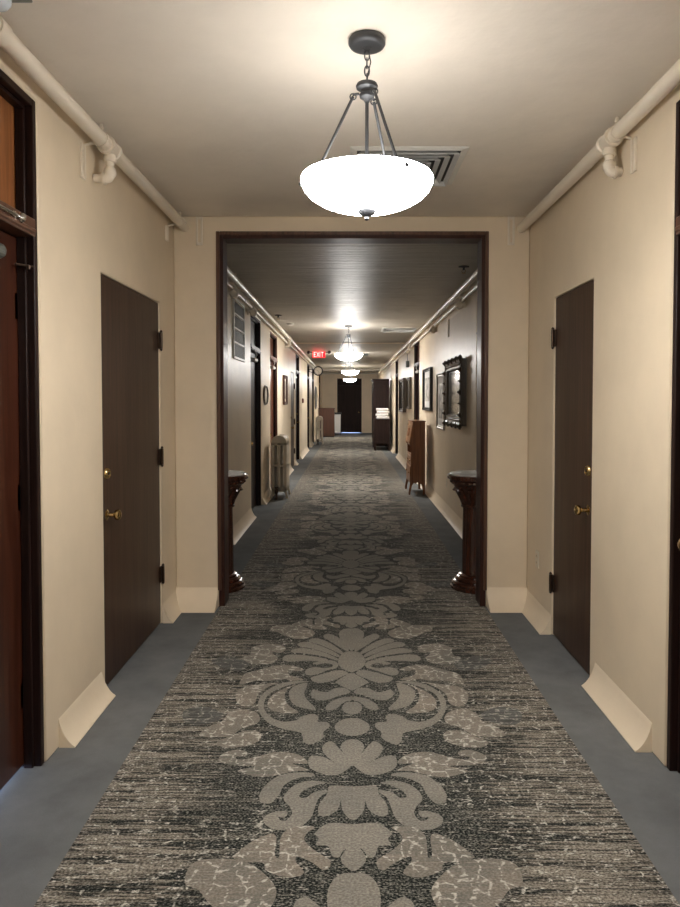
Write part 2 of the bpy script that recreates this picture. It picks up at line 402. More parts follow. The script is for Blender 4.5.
def recess_door(n, loc, rz, w, h, label, leafm='door_red', tm='transom_red', fm='frame_dark', latch=1, closer=None, rod=False, gap=.006, hw=True, num=False):
    d = empty('door_%d' % n, loc, rz, label, kind='structure')
    f = .030; D0, D1 = .006, .175; zt = 2.135; tb = .07
    mb = MB()
    mb.box(-w / 2, -w / 2 + f, D0, D1, 0, h); mb.box(w / 2 - f, w / 2, D0, D1, 0, h); mb.box(-w / 2 + f, w / 2 - f, D0, D1, h - f, h)
    fr = mb.build('door_frame', fm, d, bevel=.004)
    mb = MB()                                             # inner stop moulding with a lighter worn edge
    mb.box(-w / 2 + f, -w / 2 + f + .014, .035, .071, 0, zt); mb.box(w / 2 - f - .014, w / 2 - f, .035, .071, 0, zt)
    mb.box(-w / 2 + f, -w / 2 + f + .014, .035, .071, zt + tb, h - f); mb.box(w / 2 - f - .014, w / 2 - f, .035, .071, zt + tb, h - f)
    mb.box(-w / 2 + f, w / 2 - f, .035, .071, h - f - .014, h - f)
    mb.build('stop_moulding', 'frame_dark', fr, bevel=.003)
    mb = MB(); mb.box(-w / 2 + .03, w / 2 - .03, -.002, D1 - .01, zt, zt + tb); mb.box(-w / 2 + .04, w / 2 - .04, -.010, .03, zt + .012, zt + .03)
    mb.build('transom_bar', 'casing' if tm == 'transom' else fm, d, bevel=.005)
    mb = MB(); mb.box(-w / 2 + f - .004, w / 2 - f + .004, .074, .110, zt + tb - .002, h - f + .004)
    mb.build('transom_panel', tm, d)
    mb = MB(); mb.box(-w / 2 + f + .003, w / 2 - f - .003, .072, .125, gap, zt - .004); lf = mb.build('door_leaf', leafm, d, bevel=.002)
    if hw:
        knob(d, latch * (w / 2 - f - .075), .93, .072, 'brass'); deadbolt(d, latch * (w / 2 - f - .07), 1.14, .072)
        for z in (.3, 1.1, 1.86): hinge(d, -latch * (w / 2 - f), z, .076)
    if closer:
        mb = MB(); mb.prism([(.072, zt - .125), (.030, zt - .130), (.010, zt - .118), (.006, zt - .095), (.016, zt - .076), (.072, zt - .072)], -latch * (w / 2 - .24), -latch * (w / 2 - .52), 'x')
        c = mb.build('door_closer', closer, d, bevel=.008)
        mb = MB(); mb.tube([(-latch * (w / 2 - .35), .03, zt - .074), (-latch * (w / 2 - .36), .01, zt - .03), (-latch * (w / 2 - .62), .0, zt + .012)], .008, 8); mb.build('closer_arm', closer, c)
    if rod:
        mb = MB(); mb.tube([(-w / 2 + .12, -.012, zt + .040), (w / 2 - .185, -.012, zt + .040)], .007, 10)
        mb.lathe([(.009, 0), (.018, .006), (.020, .016), (.012, .024), (.001, .026)], (w / 2 - .188, -.012, zt + .040), 14, 'x')
        mb.box(w / 2 - .235, w / 2 - .215, -.014, .0, zt + .030, zt + .050)
        mb.build('transom_rod', 'steel', d)
    return d
def lc(o): return (o[0] + o[1]) / 2, o[1] - o[0]
def LD(i): c, w = lc(OL[i]); return (XL, c, 0), w, OL[i][2]
def RD(i): c, w = lc(OR[i]); return (XR, c, 0), w, OR[i][2]
(l, w, h) = LD(0); d1 = recess_door(1, l, LEFT, w, h, 'mahogany door with orange-brown transom at the left edge', 'door_red', 'transom', latch=-1, closer='closer', rod=True, gap=.016)
mb = MB(); mb.tube([(w / 2 - .028, .012, 2.02), (w / 2 - .085, .055, 2.02)], .0045, 8); mb.lathe([(.001, 0), (.008, .003), (.008, .016), (.001, .02)], (w / 2 - .045, .022, 2.005), 10)
mb.build('door_hook', 'bronze', d1)
(l, w, h) = LD(1); flush_door(2, l, LEFT, w, h, -1, (.335, 1.115, 1.88), 'flat dark brown door on the left wall, before the cross wall')
(l, w, h) = LD(2); recess_door(3, l, LEFT, w, h, 'recessed dark door on the left wall just past the opening', 'frame_dark', 'frame_dark', hw=False)
(l, w, h) = LD(3); recess_door(4, l, LEFT, w, h, 'near-black recessed door on the left wall past the tall grille', 'frame_dark', 'frame_dark', latch=-1, closer='bar_white')
(l, w, h) = LD(4); recess_door(5, l, LEFT, w, h, 'reddish-brown door on the left wall behind the first radiator', 'transom_red', 'transom_red', 'transom_red', latch=-1, closer='bar_white')
(l, w, h) = LD(5); flush_door(6, l, LEFT, w, h, -1, (.335, 1.0, 1.8), 'narrow flat brown door on the left wall past the small frame')
(l, w, h) = LD(6); recess_door(7, l, LEFT, w, h, 'dark recessed door on the left wall before the exit sign', 'frame_dark', 'frame_dark', closer='bar_white')
(l, w, h) = LD(7); recess_door(8, l, LEFT, w, h, 'dark recessed door on the left wall just under the clock', 'frame_dark', 'frame_dark')
(l, w, h) = LD(8); recess_door(9, l, LEFT, w, h, 'dark recessed door on the left wall behind the far radiator', 'frame_dark', 'frame_dark', hw=False)
(l, w, h) = LD(9); recess_door(10, l, LEFT, w, h, 'brown-framed door on the left wall beside the end wall', 'cabinet', 'cabinet', 'cabinet', hw=False)
(l, w, h) = RD(0); recess_door(11, l, RIGHT, w, h, 'dark recessed door at the right edge', 'door_red', 'transom', latch=-1)
(l, w, h) = RD(1); flush_door(12, l, RIGHT, w, h, 1, (.335, 1.875), 'narrow flat dark brown door on the right wall, before the cross wall')
(l, w, h) = RD(2); recess_door(13, l, RIGHT, w, h, 'recessed dark door on the right wall just past the opening', 'frame_dark', 'frame_dark', hw=False)
(l, w, h) = RD(3); recess_door(14, l, RIGHT, w, h, 'dark door with red-brown transom on the right wall behind the desk', 'frame_dark', 'transom_red', closer='bar_white')
(l, w, h) = RD(4); recess_door(15, l, RIGHT, w, h, 'dark recessed door on the right wall before the wardrobe', 'frame_dark', 'frame_dark', hw=False)
de = recess_door(16, ((DX0 + DX1) / 2, YEND, 0), FRONT, DX1 - DX0, 2.46, 'dark door at the far end of the corridor with number plate', 'wardrobe', 'wardrobe', 'wardrobe', latch=1, gap=.02, hw=False)
knob(de, .42, .93, .086, 'brass')
mb = MB(); mb.box(-.06, .06, .078, .086, 1.48, 1.54); mb.build('number_plate', 'plate', de)

# ------------------------------------------------------------------ steam pipes
def tee_fitting(parent, x, z, y, s, drop=.10):
    """pipe along y at (x, z); s = direction of the wall (-1 left, +1 right)"""
    mb = MB()
    mb.lathe([(.034, -.060), (.044, -.060), (.045, -.040), (.038, -.034), (.038, .034), (.045, .040), (.044, .060), (.034, .060)], (x, y, z), 18, 'y')
    mb.lathe([(.028, -.034), (.031, -.052), (.031, -.068), (.021, -.070), (.019, -drop - .01)], (x, y, z), 16)
    e = Vector((x, y, z - drop - .02)); R = .024; pts = [e + Vector((0, 0, .02)), e]
    for i in range(1, 6):
        a = PI / 2 * i / 5; pts.append(e + Vector((s * R * (1 - math.cos(a)), 0, -R * math.sin(a))))
    mb.tube(pts, .026, 14)
    xe = pts[-1].x; wall = (XL if s < 0 else XR)
    if abs(wall - xe) > .004:
        mb.lathe([(.031, 0), (.031, s * .012), (.022, s * .014), (.020, wall - xe - s * .001)], (xe - s * .004, y, pts[-1].z), 14, 'x')
    mb.ball(tuple(e + Vector((0, 0, .004))), .031, 12, 8)
    return mb.build('tee_fitting', 'pipe', parent)
def clamp(parent, x, z, y, s, r=.034):
    mb = MB(); mb.lathe([(r - .002, -.010), (r + .005, -.010), (r + .005, .010), (r - .002, .010)], (x, y, z), 18, 'y')
    mb.box(x - s * .004 - .006, x - s * .004 + .006, y - .006, y + .006, z + r, z + r + .035)
    mb.lathe([(.011, 0), (.011, .008)], (x - s * .004, y, z + r + .012), 6)
    mb.tube([(x + s * r * .8, y, z - r * .55), (x + s * (abs((XL if s < 0 else XR) - x) - .002), y, z - r * .9)], .006, 8)
    return mb.build('pipe_clamp', 'pipe', parent)
def pipe(label, s, x, pts, r, tees=(), clamps=(), group=None, joints=()):
    y0 = pts[0][0]
    root = empty('steam_pipe', (0, 0, 0), 0, label, 'pipe', group)
    mb = MB(); mb.tube([(x, y, z) for y, z in pts], r, 20)
    for yj in joints: mb.lathe([(r, -.035), (r + .007, -.033), (r + .007, .033), (r, .035)], (x, yj, zat(pts, yj)), 18, 'y')
    mb.build('pipe_run', 'pipe', root)
    for y in tees: tee_fitting(root, x, zat(pts, y), y, s)
    for y in clamps: clamp(root, x, zat(pts, y), y, s, r)
    return root
def zat(pts, y):
    for (a, za), (b, zb) in zip(pts, pts[1:]):
        if a <= y <= b: return za + (zb - za) * (y - a) / (b - a)
    return pts[-1][1]
pipe('thick cream pipe along the top of the near left wall', -1, -1.163, [(YB, 2.712), (YP - .001, 2.712)], .033, (3.34,), (3.22, 4.70), joints=(2.28,))
pipe('thick cream pipe along the top of the near right wall', 1, 1.218, [(YB, 2.69), (YP - .001, 2.705)], .033, (3.22,), (3.12,))
pipe('thick glossy pipe high on the left wall beyond the opening', -1, -1.150, [(YP + .151, 2.715), (15.3, 2.655), (YEND - 2.52, 2.60)], .031, (13.2,), (6.9, 8.5, 10.2, 15.8, 19.5, 24))
thin_left = pipe('thin pipe below the thicker one on the far left wall', -1, -1.195, [(YP + .151, 2.64), (15.3, 2.585), (YEND - 2.52, 2.52)], .018, (), (), joints=(7.8, 10.6, 14.1, 18, 22))
pipe('thick glossy pipe high on the right wall beyond the opening', 1, 1.205, [(YP + .151, 2.69), (15.3, 2.635), (YEND - 2.52, 2.58)], .031, (13.7,), (7.7, 10.9, 15.6, 19.5, 24))
thin_right = pipe('thin pipe below the thicker one on the far right wall', 1, 1.245, [(YP + .151, 2.60), (15.3, 2.555), (YEND - 2.52, 2.50)], .018, (), (), joints=(7.8, 10.6, 14.1, 18, 22))
# round capped valves hanging below the far pipes
def valve(parent, x, y, z, s):
    w = (XL if s < 0 else XR) - x
    mb = MB(); mb.lathe([(.018, 0), (.018, w - s * .001)], (x, y, z), 12, 'x'); mb.lathe([(.03, w - s * .02), (.04, w - s * .001)], (x, y, z), 16, 'x'); mb.tube([(x, y, z), (x, y, z + .07)], .016, 10)
    v_ = mb.build('pipe_valve', 'pipe', parent)
    mb = MB(); mb.lathe([(.001, .040), (.030, .038), (.043, .024), (.046, 0), (.043, -.024), (.03, -.034), (.001, -.036)], (x, y, z - .01), 18, '-y'); mb.build('valve_cap', 'pipe', v_)
valve(thin_left, -1.170, 6.95, 2.575, -1)
valve(thin_left, -1.170, 8.35, 2.565, -1)
valve(thin_right, 1.215, 7.55, 2.545, 1)
valve(thin_right, 1.225, 10.0, 2.52, 1)

# slim two-rail brackets on the walls
def wall_bracket(label, loc, rz, h=.20):
    root = empty('wall_bracket', loc, rz, label, 'bracket', None)
    mb = MB(); mb.box(-.024, -.010, -.012, 0, -h, 0); mb.box(.010, .024, -.012, 0, -h, 0); mb.box(-.024, .024, -.005, 0, -h, -h + .02); mb.box(-.024, .024, -.005, 0, -.02, 0)
    mb.build('bracket_rail', 'pipe', root, bevel=.002)
wall_bracket('slim cream wall bracket under the near left pipe, beside the tee', (XL, 3.20, 2.68), LEFT, .16)
wall_bracket('short cream wall bracket at the far end of the near left pipe', (XL, 4.66, 2.67), LEFT, .10)
wall_bracket('slim cream bracket on the cross wall left of the opening', (-1.06, YP, 2.785), FRONT, .20)
wall_bracket('slim cream wall bracket under the near right pipe, beside the tee', (XR, 3.08, 2.66), RIGHT, .15)
wall_bracket('slim cream bracket on the cross wall right of the opening', (1.145, YP, 2.785), FRONT, .20)
wall_bracket('dark slim bracket on the far right wall above the pictures', (XR, 8.75, 2.52), RIGHT, .22)

# ------------------------------------------------------------------ pendant lamps
def make_lamp(far='', energy=2.2):
    root = empty('pendant_lamp', (0.064, 2.49, ZC), 0, 'nearest bowl pendant lamp hanging in front of the wide opening', 'lamp', 'bowl pendant lamps along the corridor ceiling')
    mb = MB(); mb.lathe([(.063, 0), (.066, -.004), (.067, -.018), (.062, -.026), (.050, -.030), (.016, -.033), (.010, -.040), (.001, -.040)], n=32); mb.build('canopy', 'iron', root)
    mb = MB(); z = -.040
    for k in range(4):
        c = z - .018 - k * .028; T = []
        for j in range(16):
            a = 2 * PI * j / 16; u, v = .0085 * math.cos(a), .019 * math.sin(a)
            T.append((u, 0, c + v) if k % 2 == 0 else (0, u, c + v))
        mb.tube(T, .0026, 6, True)
    mb.build('chain', 'iron', root)
    mb = MB(); mb.tube([(.006, .002, -.04), (.014, .004, -.08), (.004, .0, -.12), (.0, 0, -.16)], .002, 6); mb.build('cord', 'black', root)
    mb = MB(); mb.lathe([(.006, -.150), (.012, -.154), (.036, -.160), (.040, -.168), (.038, -.176), (.024, -.184), (.022, -.192), (.028, -.198), (.026, -.208), (.012, -.218), (.008, -.226)], n=28)
    mb.build('hub', 'iron', root)
    mb = MB(); mb.tube([(0, 0, -.22), (0, 0, -.62)], .0065, 12); mb.build('stem', 'iron', root)
    for a in (180, 58, -58):
        c, s = math.cos(math.radians(a)), math.sin(math.radians(a))
        mb = MB(); mb.tube([(c * .050, s * .050, -.205), (c * .198, s * .198, -.512)], .0055, 10); mb.tube([(c * .028, s * .028, -.195), (c * .052, s * .052, -.198)], .005, 8)
        rr = [(c * .050 + .011 * math.cos(q * PI / 6), s * .050, -.205 + .011 * math.sin(q * PI / 6)) for q in range(12)]; mb.tube(rr, .0025, 6, True)
        mb.build('support_rod', 'steel' if False else 'iron', root)
        mb = MB(); mb.ball((c * .238, s * .238, -.517), .009, 10, 6); mb.build('rim_screw', 'iron', root)
    out = [(.243, -.493), (.246, -.500), (.245, -.512), (.234, -.540), (.212, -.566), (.178, -.590), (.132, -.610), (.075, -.623), (.020, -.628), (.001, -.628)]
    inn = [(.001, -.620), (.075, -.615), (.130, -.602), (.172, -.583), (.204, -.560), (.226, -.536), (.237, -.510), (.238, -.496)]
    out, inn = ([(r * .975, -.614 + (z + .628) * .86) for r, z in q] for q in (out, inn))
    mb = MB(); mb.lathe(out, n=48, cap=False); mb.cur = 1; mb.lathe([out[-1]] + inn + [out[0]], n=48, cap=False); mb.build('glass_bowl', ['bowl' + far, 'bowl' + far + '_inner'], root)
    mb = MB(); mb.lathe([(.001, -.624), (.032, -.623), (.034, -.629), (.028, -.640), (.014, -.647), (.008, -.650), (.009, -.657), (.005, -.662), (.001, -.663)], (0, 0, .014), n=20); mb.build('finial', 'iron', root)
    for a in (0, 120, 240):
        c, s = math.cos(math.radians(a)), math.sin(math.radians(a))
        mb = MB(); mb.ball((c * .08, s * .08, -.54), .026, 12, 8); b = mb.build('bulb', 'bulb', root)
        mb = MB(); mb.tube([(0, 0, -.56), (c * .052, s * .052, -.552)], .011, 8); mb.build('socket', 'iron', b)
    li = bpy.data.lights.new('lamp_light', 'POINT'); li.energy = energy; li.color = (1, .965, .91); li.shadow_soft_size = .03
    lo = bpy.data.objects.new('lamp_light', li); COL.objects.link(lo); lo.parent = root; lo.location = (0, .0, -.475)
    return root
lamp = make_lamp()
lamp2 = make_lamp('_far', 5.5); lamp2.location = (-.012, 11.9, ZC); lamp2['label'] = 'second bowl pendant lamp, beyond the opening near the exit sign'
dup(lamp2, (.03, 18.9, ZC), 0, 'third bowl pendant lamp down the corridor, half behind the second')
dup(lamp2, (.03, 26.0, ZC), 0, 'farthest and smallest of the bowl pendant lamps, before the end door')
dup(lamp, (.05, -1.6, ZC), 0, 'added bowl pendant lamp behind the viewer, unseen fill light')  # unseen lamp added to fill the near corridor with light from behind

# ------------------------------------------------------------------ ceiling fittings
def diffuser(label, x, y, w=.62, mm='white'):
    root = empty('ceiling_vent', (x, y, ZC), 0, label, 'vent')
    def frame(h, z0, z1, t):
        mb = MB()
        o = [(-h, -h), (h, -h), (h, h), (-h, h)]; i = [(-h + t, -h + t), (h - t, -h + t), (h - t, h - t), (-h + t, h - t)]
        vs = [(a, b, z0) for a, b in o] + [(a, b, z1) for a, b in i] + [(a, b, z0 + .004) for a, b in o] + [(a, b, z1 + .004) for a, b in i]
        fs = []
        for k in range(4):
            n = (k + 1) % 4; fs += [(k, n, 4 + n, 4 + k), (8 + k, 12 + k, 12 + n, 8 + n), (k, 8 + k, 8 + n, n), (4 + k, 4 + n, 12 + n, 12 + k)]
        mb.add(vs, fs); return mb
    h = w / 2
    frame(h, -.008, -.014, .035).build('vent_frame', mm, root, smooth=False)
    mb = MB(); mb.box(-h + .03, h - .03, -h + .03, h - .03, -.004, -.001); mb.build('vent_backing', 'black', root)
    for k in range(5):
        frame(h - .040 - k * .045, -.030, -.010, .020).build('vent_louvre', 'closer' if mm == 'closer' else 'louvre', root, smooth=False)
diffuser('square white louvred ceiling vent behind the nearest lamp', .310, 3.82, .61)
diffuser('white ceiling vent right of the second lamp', .92, 12.55, .66)
diffuser('thin dark-looking ceiling vent beside the third lamp', .30, 19.3, .55, 'closer')
def smoke(label, x, y):
    mb = MB(); mb.lathe([(.06, 0), (.062, -.012), (.05, -.028), (.03, -.034), (.001, -.034)], n=24); o = mb.build('smoke_detector', 'white'); o.location = (x, y, ZC)
    tag(o, label, 'smoke detector')
smoke('round white smoke detector on ceiling near the second lamp', -1.0, 11.6)
def sprinkler(label, x, y, s):
    root = empty('sprinkler_head', (x, y, ZC + highlight_bend(y)), 0, label, 'sprinkler')
    mb = MB(); mb.lathe([(.040, 0), (.042, -.006), (.030, -.014), (.012, -.016), (.010, -.040), (.001, -.040)], n=18); mb.box(-.05, .05, -.012, .012, -.014, -.002); mb.build('sprinkler_body', 'iron', root)
    mb = MB(); mb.tube([(-.014, 0, -.036), (-.02, 0, -.055), (0, 0, -.072), (.02, 0, -.055), (.014, 0, -.036)], .003, 6); mb.lathe([(.020, -.070), (.022, -.073), (.001, -.075)], n=14); mb.build('deflector', 'brass', root)
sprinkler('small dark sprinkler head on ceiling above the right pipe, past the opening', 1.13, 6.75, 1)
sprinkler('small dark sprinkler head on ceiling beside the far left pipe', -1.08, 10.4, -1)
root = empty('ceiling_light', (-1.115, 2.20, ZC), 0, 'pale blue-grey rounded ceiling fixture in the top left corner', 'light fixture')
mb = MB(); mb.box(-.06, .085, -.07, .055, -.008, 0); mb.build('base_plate', 'closer', root, bevel=.003)
mb = MB(); mb.lathe([(.040, -.008), (.044, -.02), (.042, -.036), (.032, -.050), (.016, -.058), (.001, -.060)], (-.005, 0, 0), 24); mb.build('lens_dome', 'dome', root)

# exit sign with its twin lamp heads
root = empty('exit_sign', (-.80, 18.0, 2.70), 0, 'glowing red EXIT sign hanging from the ceiling on the left', 'sign')
mb = MB(); mb.box(-.165, .165, -.03, .03, -.095, .07); mb.build('sign_case', 'exit_face', root, bevel=.006)
mb = MB(); mb.box(-.10, .10, -.028, .028, .07, .085); mb.build('mounting_plate', 'white', root)
def strokes(parent, y, segs, m, th=.018, name='sign_lettering'):
    mb = MB()
    for x0, z0, x1, z1 in segs:
        d = Vector((x1 - x0, 0, z1 - z0)); L = d.length; d.normalize(); n = Vector((-d.z, 0, d.x)) * th / 2; e = d * th / 2
        a = Vector((x0, 0, z0)) - e; b = Vector((x1, 0, z1)) + e
        q = [a + n, b + n, b - n, a - n]
        mb.add([(p.x, y - .004, p.z) for p in q] + [(p.x, y, p.z) for p in q], [(0, 1, 2, 3), (7, 6, 5, 4), (0, 4, 5, 1), (1, 5, 6, 2), (2, 6, 7, 3), (3, 7, 4, 0)])
    return mb.build(name, m, parent, smooth=False)
def letter(ch, x, w, z0, z1):
    m = (z0 + z1) / 2; c = x + w / 2
    return {'E': [(x, z0, x, z1), (x, z1, x + w, z1), (x, m, x + w * .8, m), (x, z0, x + w, z0)],
            'X': [(x, z0, x + w, z1), (x, z1, x + w, z0)], 'I': [(c, z0, c, z1)],
            'T': [(c, z0, c, z1), (x, z1, x + w, z1)]}[ch]
sg = []
for ch, x, w in (('E', -.125, .048), ('X', -.052, .056), ('I', .018, .02), ('T', .062, .056)): sg += letter(ch, x, w, -.065, .045)
strokes(root, -.031, sg, 'exit_letter')
for s in (-1, 1):
    mb = MB(); mb.tube([(s * .166, 0, .045), (s * .24, 0, .045)], .008, 8)
    mb.lathe([(.020, .04), (.045, .0), (.045, -.012), (.03, -.016), (.001, -.016)], (s * .275, 0, .045), 18, '-y'); mb.build('lamp_head', 'black', root)

# ------------------------------------------------------------------ the runner
MOTIF = [
 (0,1,[(0,4.365),(-0.048,4.355),(-0.078,4.29),(-0.072,4.185),(-0.038,4.058),(-0.007,3.976),(0,3.972)]),
 (0,1,[(0,3.964),(-0.046,3.943),(-0.073,3.861),(-0.074,3.764),(-0.044,3.697),(-0.015,3.665),(0,3.654)]),
 (0,1,[(0,3.643),(-0.015,3.636),(-0.085,3.533),(-0.071,3.5),(-0.016,3.436),(0,3.42)]),
 (0,1,[(0,3.293),(-0.029,3.287),(-0.048,3.236),(-0.035,3.181),(-0.004,3.159),(0,3.159)]),
 (0,1,[(0,3.122),(-0.035,3.114),(-0.069,3.076),(-0.079,3.033),(-0.068,2.994),(-0.034,2.963),(0,2.954)]),
 (0,1,[(0,2.926),(-0.034,2.907),(-0.051,2.858),(-0.034,2.798),(-0.062,2.858),(-0.092,2.907),(-0.12,2.885),(-0.129,2.841),(-0.105,2.777),(-0.071,2.732),(-0.121,2.777),(-0.171,2.787),(-0.182,2.746),(-0.172,2.696),(-0.133,2.658),(-0.07,2.639),(-0.028,2.673),(-0.007,2.706),(0,2.706)]),
 (0,1,[(0,2.562),(-0.068,2.569),(-0.094,2.557),(-0.097,2.513),(-0.124,2.447),(-0.122,2.384),(-0.093,2.376),(-0.056,2.415),(-0.045,2.471),(-0.04,2.415),(-0.018,2.368),(0,2.353)]),
 (0,1,[(0,2.331),(-0.064,2.338),(-0.101,2.326),(-0.131,2.28),(-0.117,2.252),(-0.124,2.219),(-0.084,2.212),(-0.07,2.166),(-0.048,2.157),(-0.036,2.186),(-0.023,2.201),(-0.04,2.16),(-0.035,2.129),(-0.01,2.098),(0,2.096)]),
 (0,0,[(-0.173,4.242),(-0.14,4.261),(-0.089,4.208),(-0.047,4.116),(-0.018,3.997),(-0.027,3.964),(-0.078,4.041),(-0.136,4.139),(-0.171,4.194)]),
 (0,0,[(-0.26,4.162),(-0.22,4.185),(-0.161,4.139),(-0.094,4.041),(-0.05,3.943),(-0.064,3.922),(-0.125,3.997),(-0.207,4.085),(-0.254,4.116)]),
 (0,0,[(-0.324,4.094),(-0.274,4.12),(-0.19,4.058),(-0.108,3.964),(-0.072,3.902),(-0.079,3.873),(-0.139,3.93),(-0.235,4.006),(-0.309,4.041)]),
 (0,0,[(-0.352,3.989),(-0.283,4.015),(-0.17,3.951),(-0.08,3.85),(-0.087,3.822),(-0.168,3.885),(-0.278,3.93),(-0.349,3.947)]),
 (0,0,[(-0.396,3.842),(-0.376,3.906),(-0.307,3.91),(-0.213,3.881),(-0.136,3.842),(-0.165,3.814),(-0.256,3.818),(-0.36,3.81)]),
 (0,0,[(-0.252,3.636),(-0.248,3.697),(-0.206,3.727),(-0.147,3.712),(-0.106,3.738),(-0.116,3.772),(-0.156,3.78),(-0.193,3.761),(-0.22,3.78),(-0.18,3.814),(-0.12,3.826),(-0.079,3.783),(-0.081,3.719),(-0.131,3.683),(-0.18,3.636),(-0.222,3.612)]),
 (0,0,[(-0.22,3.577),(-0.186,3.612),(-0.116,3.661),(-0.059,3.683),(-0.021,3.643),(-0.072,3.574),(-0.127,3.526),(-0.189,3.523)]),
 (0,0,[(-0.209,3.383),(-0.199,3.436),(-0.164,3.414),(-0.123,3.407),(-0.084,3.452),(-0.036,3.452),(-0.009,3.398),(-0.069,3.358),(-0.108,3.322),(-0.16,3.311),(-0.194,3.337)]),
 (0,0,[(-0.0,3.352),(-0.069,3.331),(-0.119,3.264),(-0.124,3.208),(-0.08,3.214),(-0.039,3.287),(-0.01,3.305),(0.006,3.334)]),
 (0,0,[(-0.224,3.533),(-0.308,3.537),(-0.387,3.494),(-0.445,3.398),(-0.46,3.293),(-0.439,3.181),(-0.394,3.088),(-0.327,3.026),(-0.241,2.989),(-0.222,2.965),(-0.212,2.907),(-0.188,2.878),(-0.154,2.901),(-0.127,2.942),(-0.129,2.989),(-0.103,3.038),(-0.114,3.081),(-0.157,3.088),(-0.159,3.141),(-0.191,3.165),(-0.239,3.133),(-0.261,3.101),(-0.321,3.088),(-0.374,3.127),(-0.413,3.194),(-0.43,3.279),(-0.416,3.383),(-0.357,3.461),(-0.292,3.51)]),
 (1,0,[(-0.291,3.497),(-0.348,3.445),(-0.399,3.371),(-0.413,3.287),(-0.394,3.214),(-0.349,3.181),(-0.279,3.167),(-0.255,3.186),(-0.305,3.25),(-0.334,3.337),(-0.333,3.429)]),
 (0,0,[(-0.237,3.517),(-0.29,3.484),(-0.319,3.414),(-0.307,3.322),(-0.273,3.25),(-0.226,3.222),(-0.181,3.203),(-0.18,3.236),(-0.218,3.308),(-0.24,3.383),(-0.234,3.461)]),
 (1,0,[(-0.262,3.69),(-0.325,3.746),(-0.414,3.753),(-0.496,3.697),(-0.574,3.636),(-0.585,3.567),(-0.581,3.497),(-0.504,3.543),(-0.434,3.543),(-0.352,3.563),(-0.323,3.543),(-0.254,3.557),(-0.298,3.591),(-0.336,3.619),(-0.346,3.683),(-0.305,3.672)]),
 (1,0,[(-0.383,3.52),(-0.484,3.494),(-0.567,3.452),(-0.583,3.367),(-0.559,3.279),(-0.515,3.242),(-0.475,3.279),(-0.472,3.383),(-0.426,3.471)]),
 (1,0,[(-0.518,4.32),(-0.516,4.406),(-0.449,4.432),(-0.344,4.416),(-0.261,4.34),(-0.232,4.271),(-0.262,4.194),(-0.342,4.171),(-0.422,4.232),(-0.469,4.29)]),
 (1,0,[(-0.593,4.028),(-0.529,4.085),(-0.431,4.071),(-0.393,4.006),(-0.41,3.943),(-0.465,3.943),(-0.425,3.861),(-0.447,3.783),(-0.519,3.764),(-0.581,3.783),(-0.63,3.861),(-0.591,3.902),(-0.592,3.964)]),
 (2,0,[(-0.797,3.822),(-0.734,3.89),(-0.644,3.85),(-0.575,3.764),(-0.608,3.672),(-0.685,3.697),(-0.736,3.734)]),
 (1,0,[(-0.678,2.965),(-0.652,3.038),(-0.602,3.088),(-0.581,3.181),(-0.523,3.208),(-0.456,3.181),(-0.428,3.114),(-0.44,3.063),(-0.495,3.026),(-0.531,2.961),(-0.576,2.949),(-0.632,2.94)]),
 (1,0,[(-0.585,2.907),(-0.541,2.949),(-0.49,2.994),(-0.432,3.001),(-0.403,2.965),(-0.407,2.907),(-0.459,2.867),(-0.524,2.852),(-0.572,2.867)]),
 (2,0,[(-0.8,3.203),(-0.706,3.236),(-0.61,3.167),(-0.617,3.106),(-0.692,3.055),(-0.771,3.081)]),
 (1,0,[(-0.553,2.767),(-0.539,2.808),(-0.493,2.836),(-0.446,2.819),(-0.447,2.787),(-0.484,2.777),(-0.464,2.756),(-0.401,2.777),(-0.329,2.815),(-0.25,2.808),(-0.204,2.773),(-0.184,2.726),(-0.244,2.726),(-0.199,2.696),(-0.181,2.673),(-0.239,2.667),(-0.309,2.635),(-0.371,2.627),(-0.437,2.654),(-0.457,2.677),(-0.392,2.706),(-0.468,2.712),(-0.524,2.726)]),
 (0,0,[(-0.342,2.463),(-0.35,2.513),(-0.334,2.574),(-0.289,2.639),(-0.217,2.661),(-0.164,2.654),(-0.153,2.635),(-0.214,2.62),(-0.262,2.574),(-0.276,2.513),(-0.3,2.455),(-0.324,2.452)]),
 (0,0,[(-0.105,2.587),(-0.162,2.602),(-0.221,2.574),(-0.255,2.513),(-0.255,2.471),(-0.23,2.431),(-0.219,2.391),(-0.233,2.353),(-0.256,2.353),(-0.267,2.371),(-0.243,2.368),(-0.235,2.399),(-0.256,2.407),(-0.293,2.396),(-0.317,2.368),(-0.309,2.331),(-0.274,2.302),(-0.228,2.299),(-0.183,2.316),(-0.149,2.368),(-0.138,2.431),(-0.126,2.488),(-0.096,2.527),(-0.108,2.539),(-0.148,2.522),(-0.175,2.488),(-0.201,2.496),(-0.184,2.539),(-0.14,2.571)]),
 (1,0,[(-0.133,2.312),(-0.184,2.321),(-0.228,2.299),(-0.246,2.252),(-0.241,2.16),(-0.257,2.173),(-0.26,2.252),(-0.28,2.278),(-0.338,2.239),(-0.382,2.179),(-0.391,2.157),(-0.349,2.135),(-0.29,2.132),(-0.277,2.098),(-0.233,2.072),(-0.191,2.065),(-0.155,2.086),(-0.184,2.135),(-0.182,2.162),(-0.128,2.129),(-0.098,2.098),(-0.076,2.11),(-0.078,2.147),(-0.114,2.179),(-0.15,2.219),(-0.166,2.252),(-0.154,2.287)]),
]
RX0, RX1 = -.923, .970; AX = .014
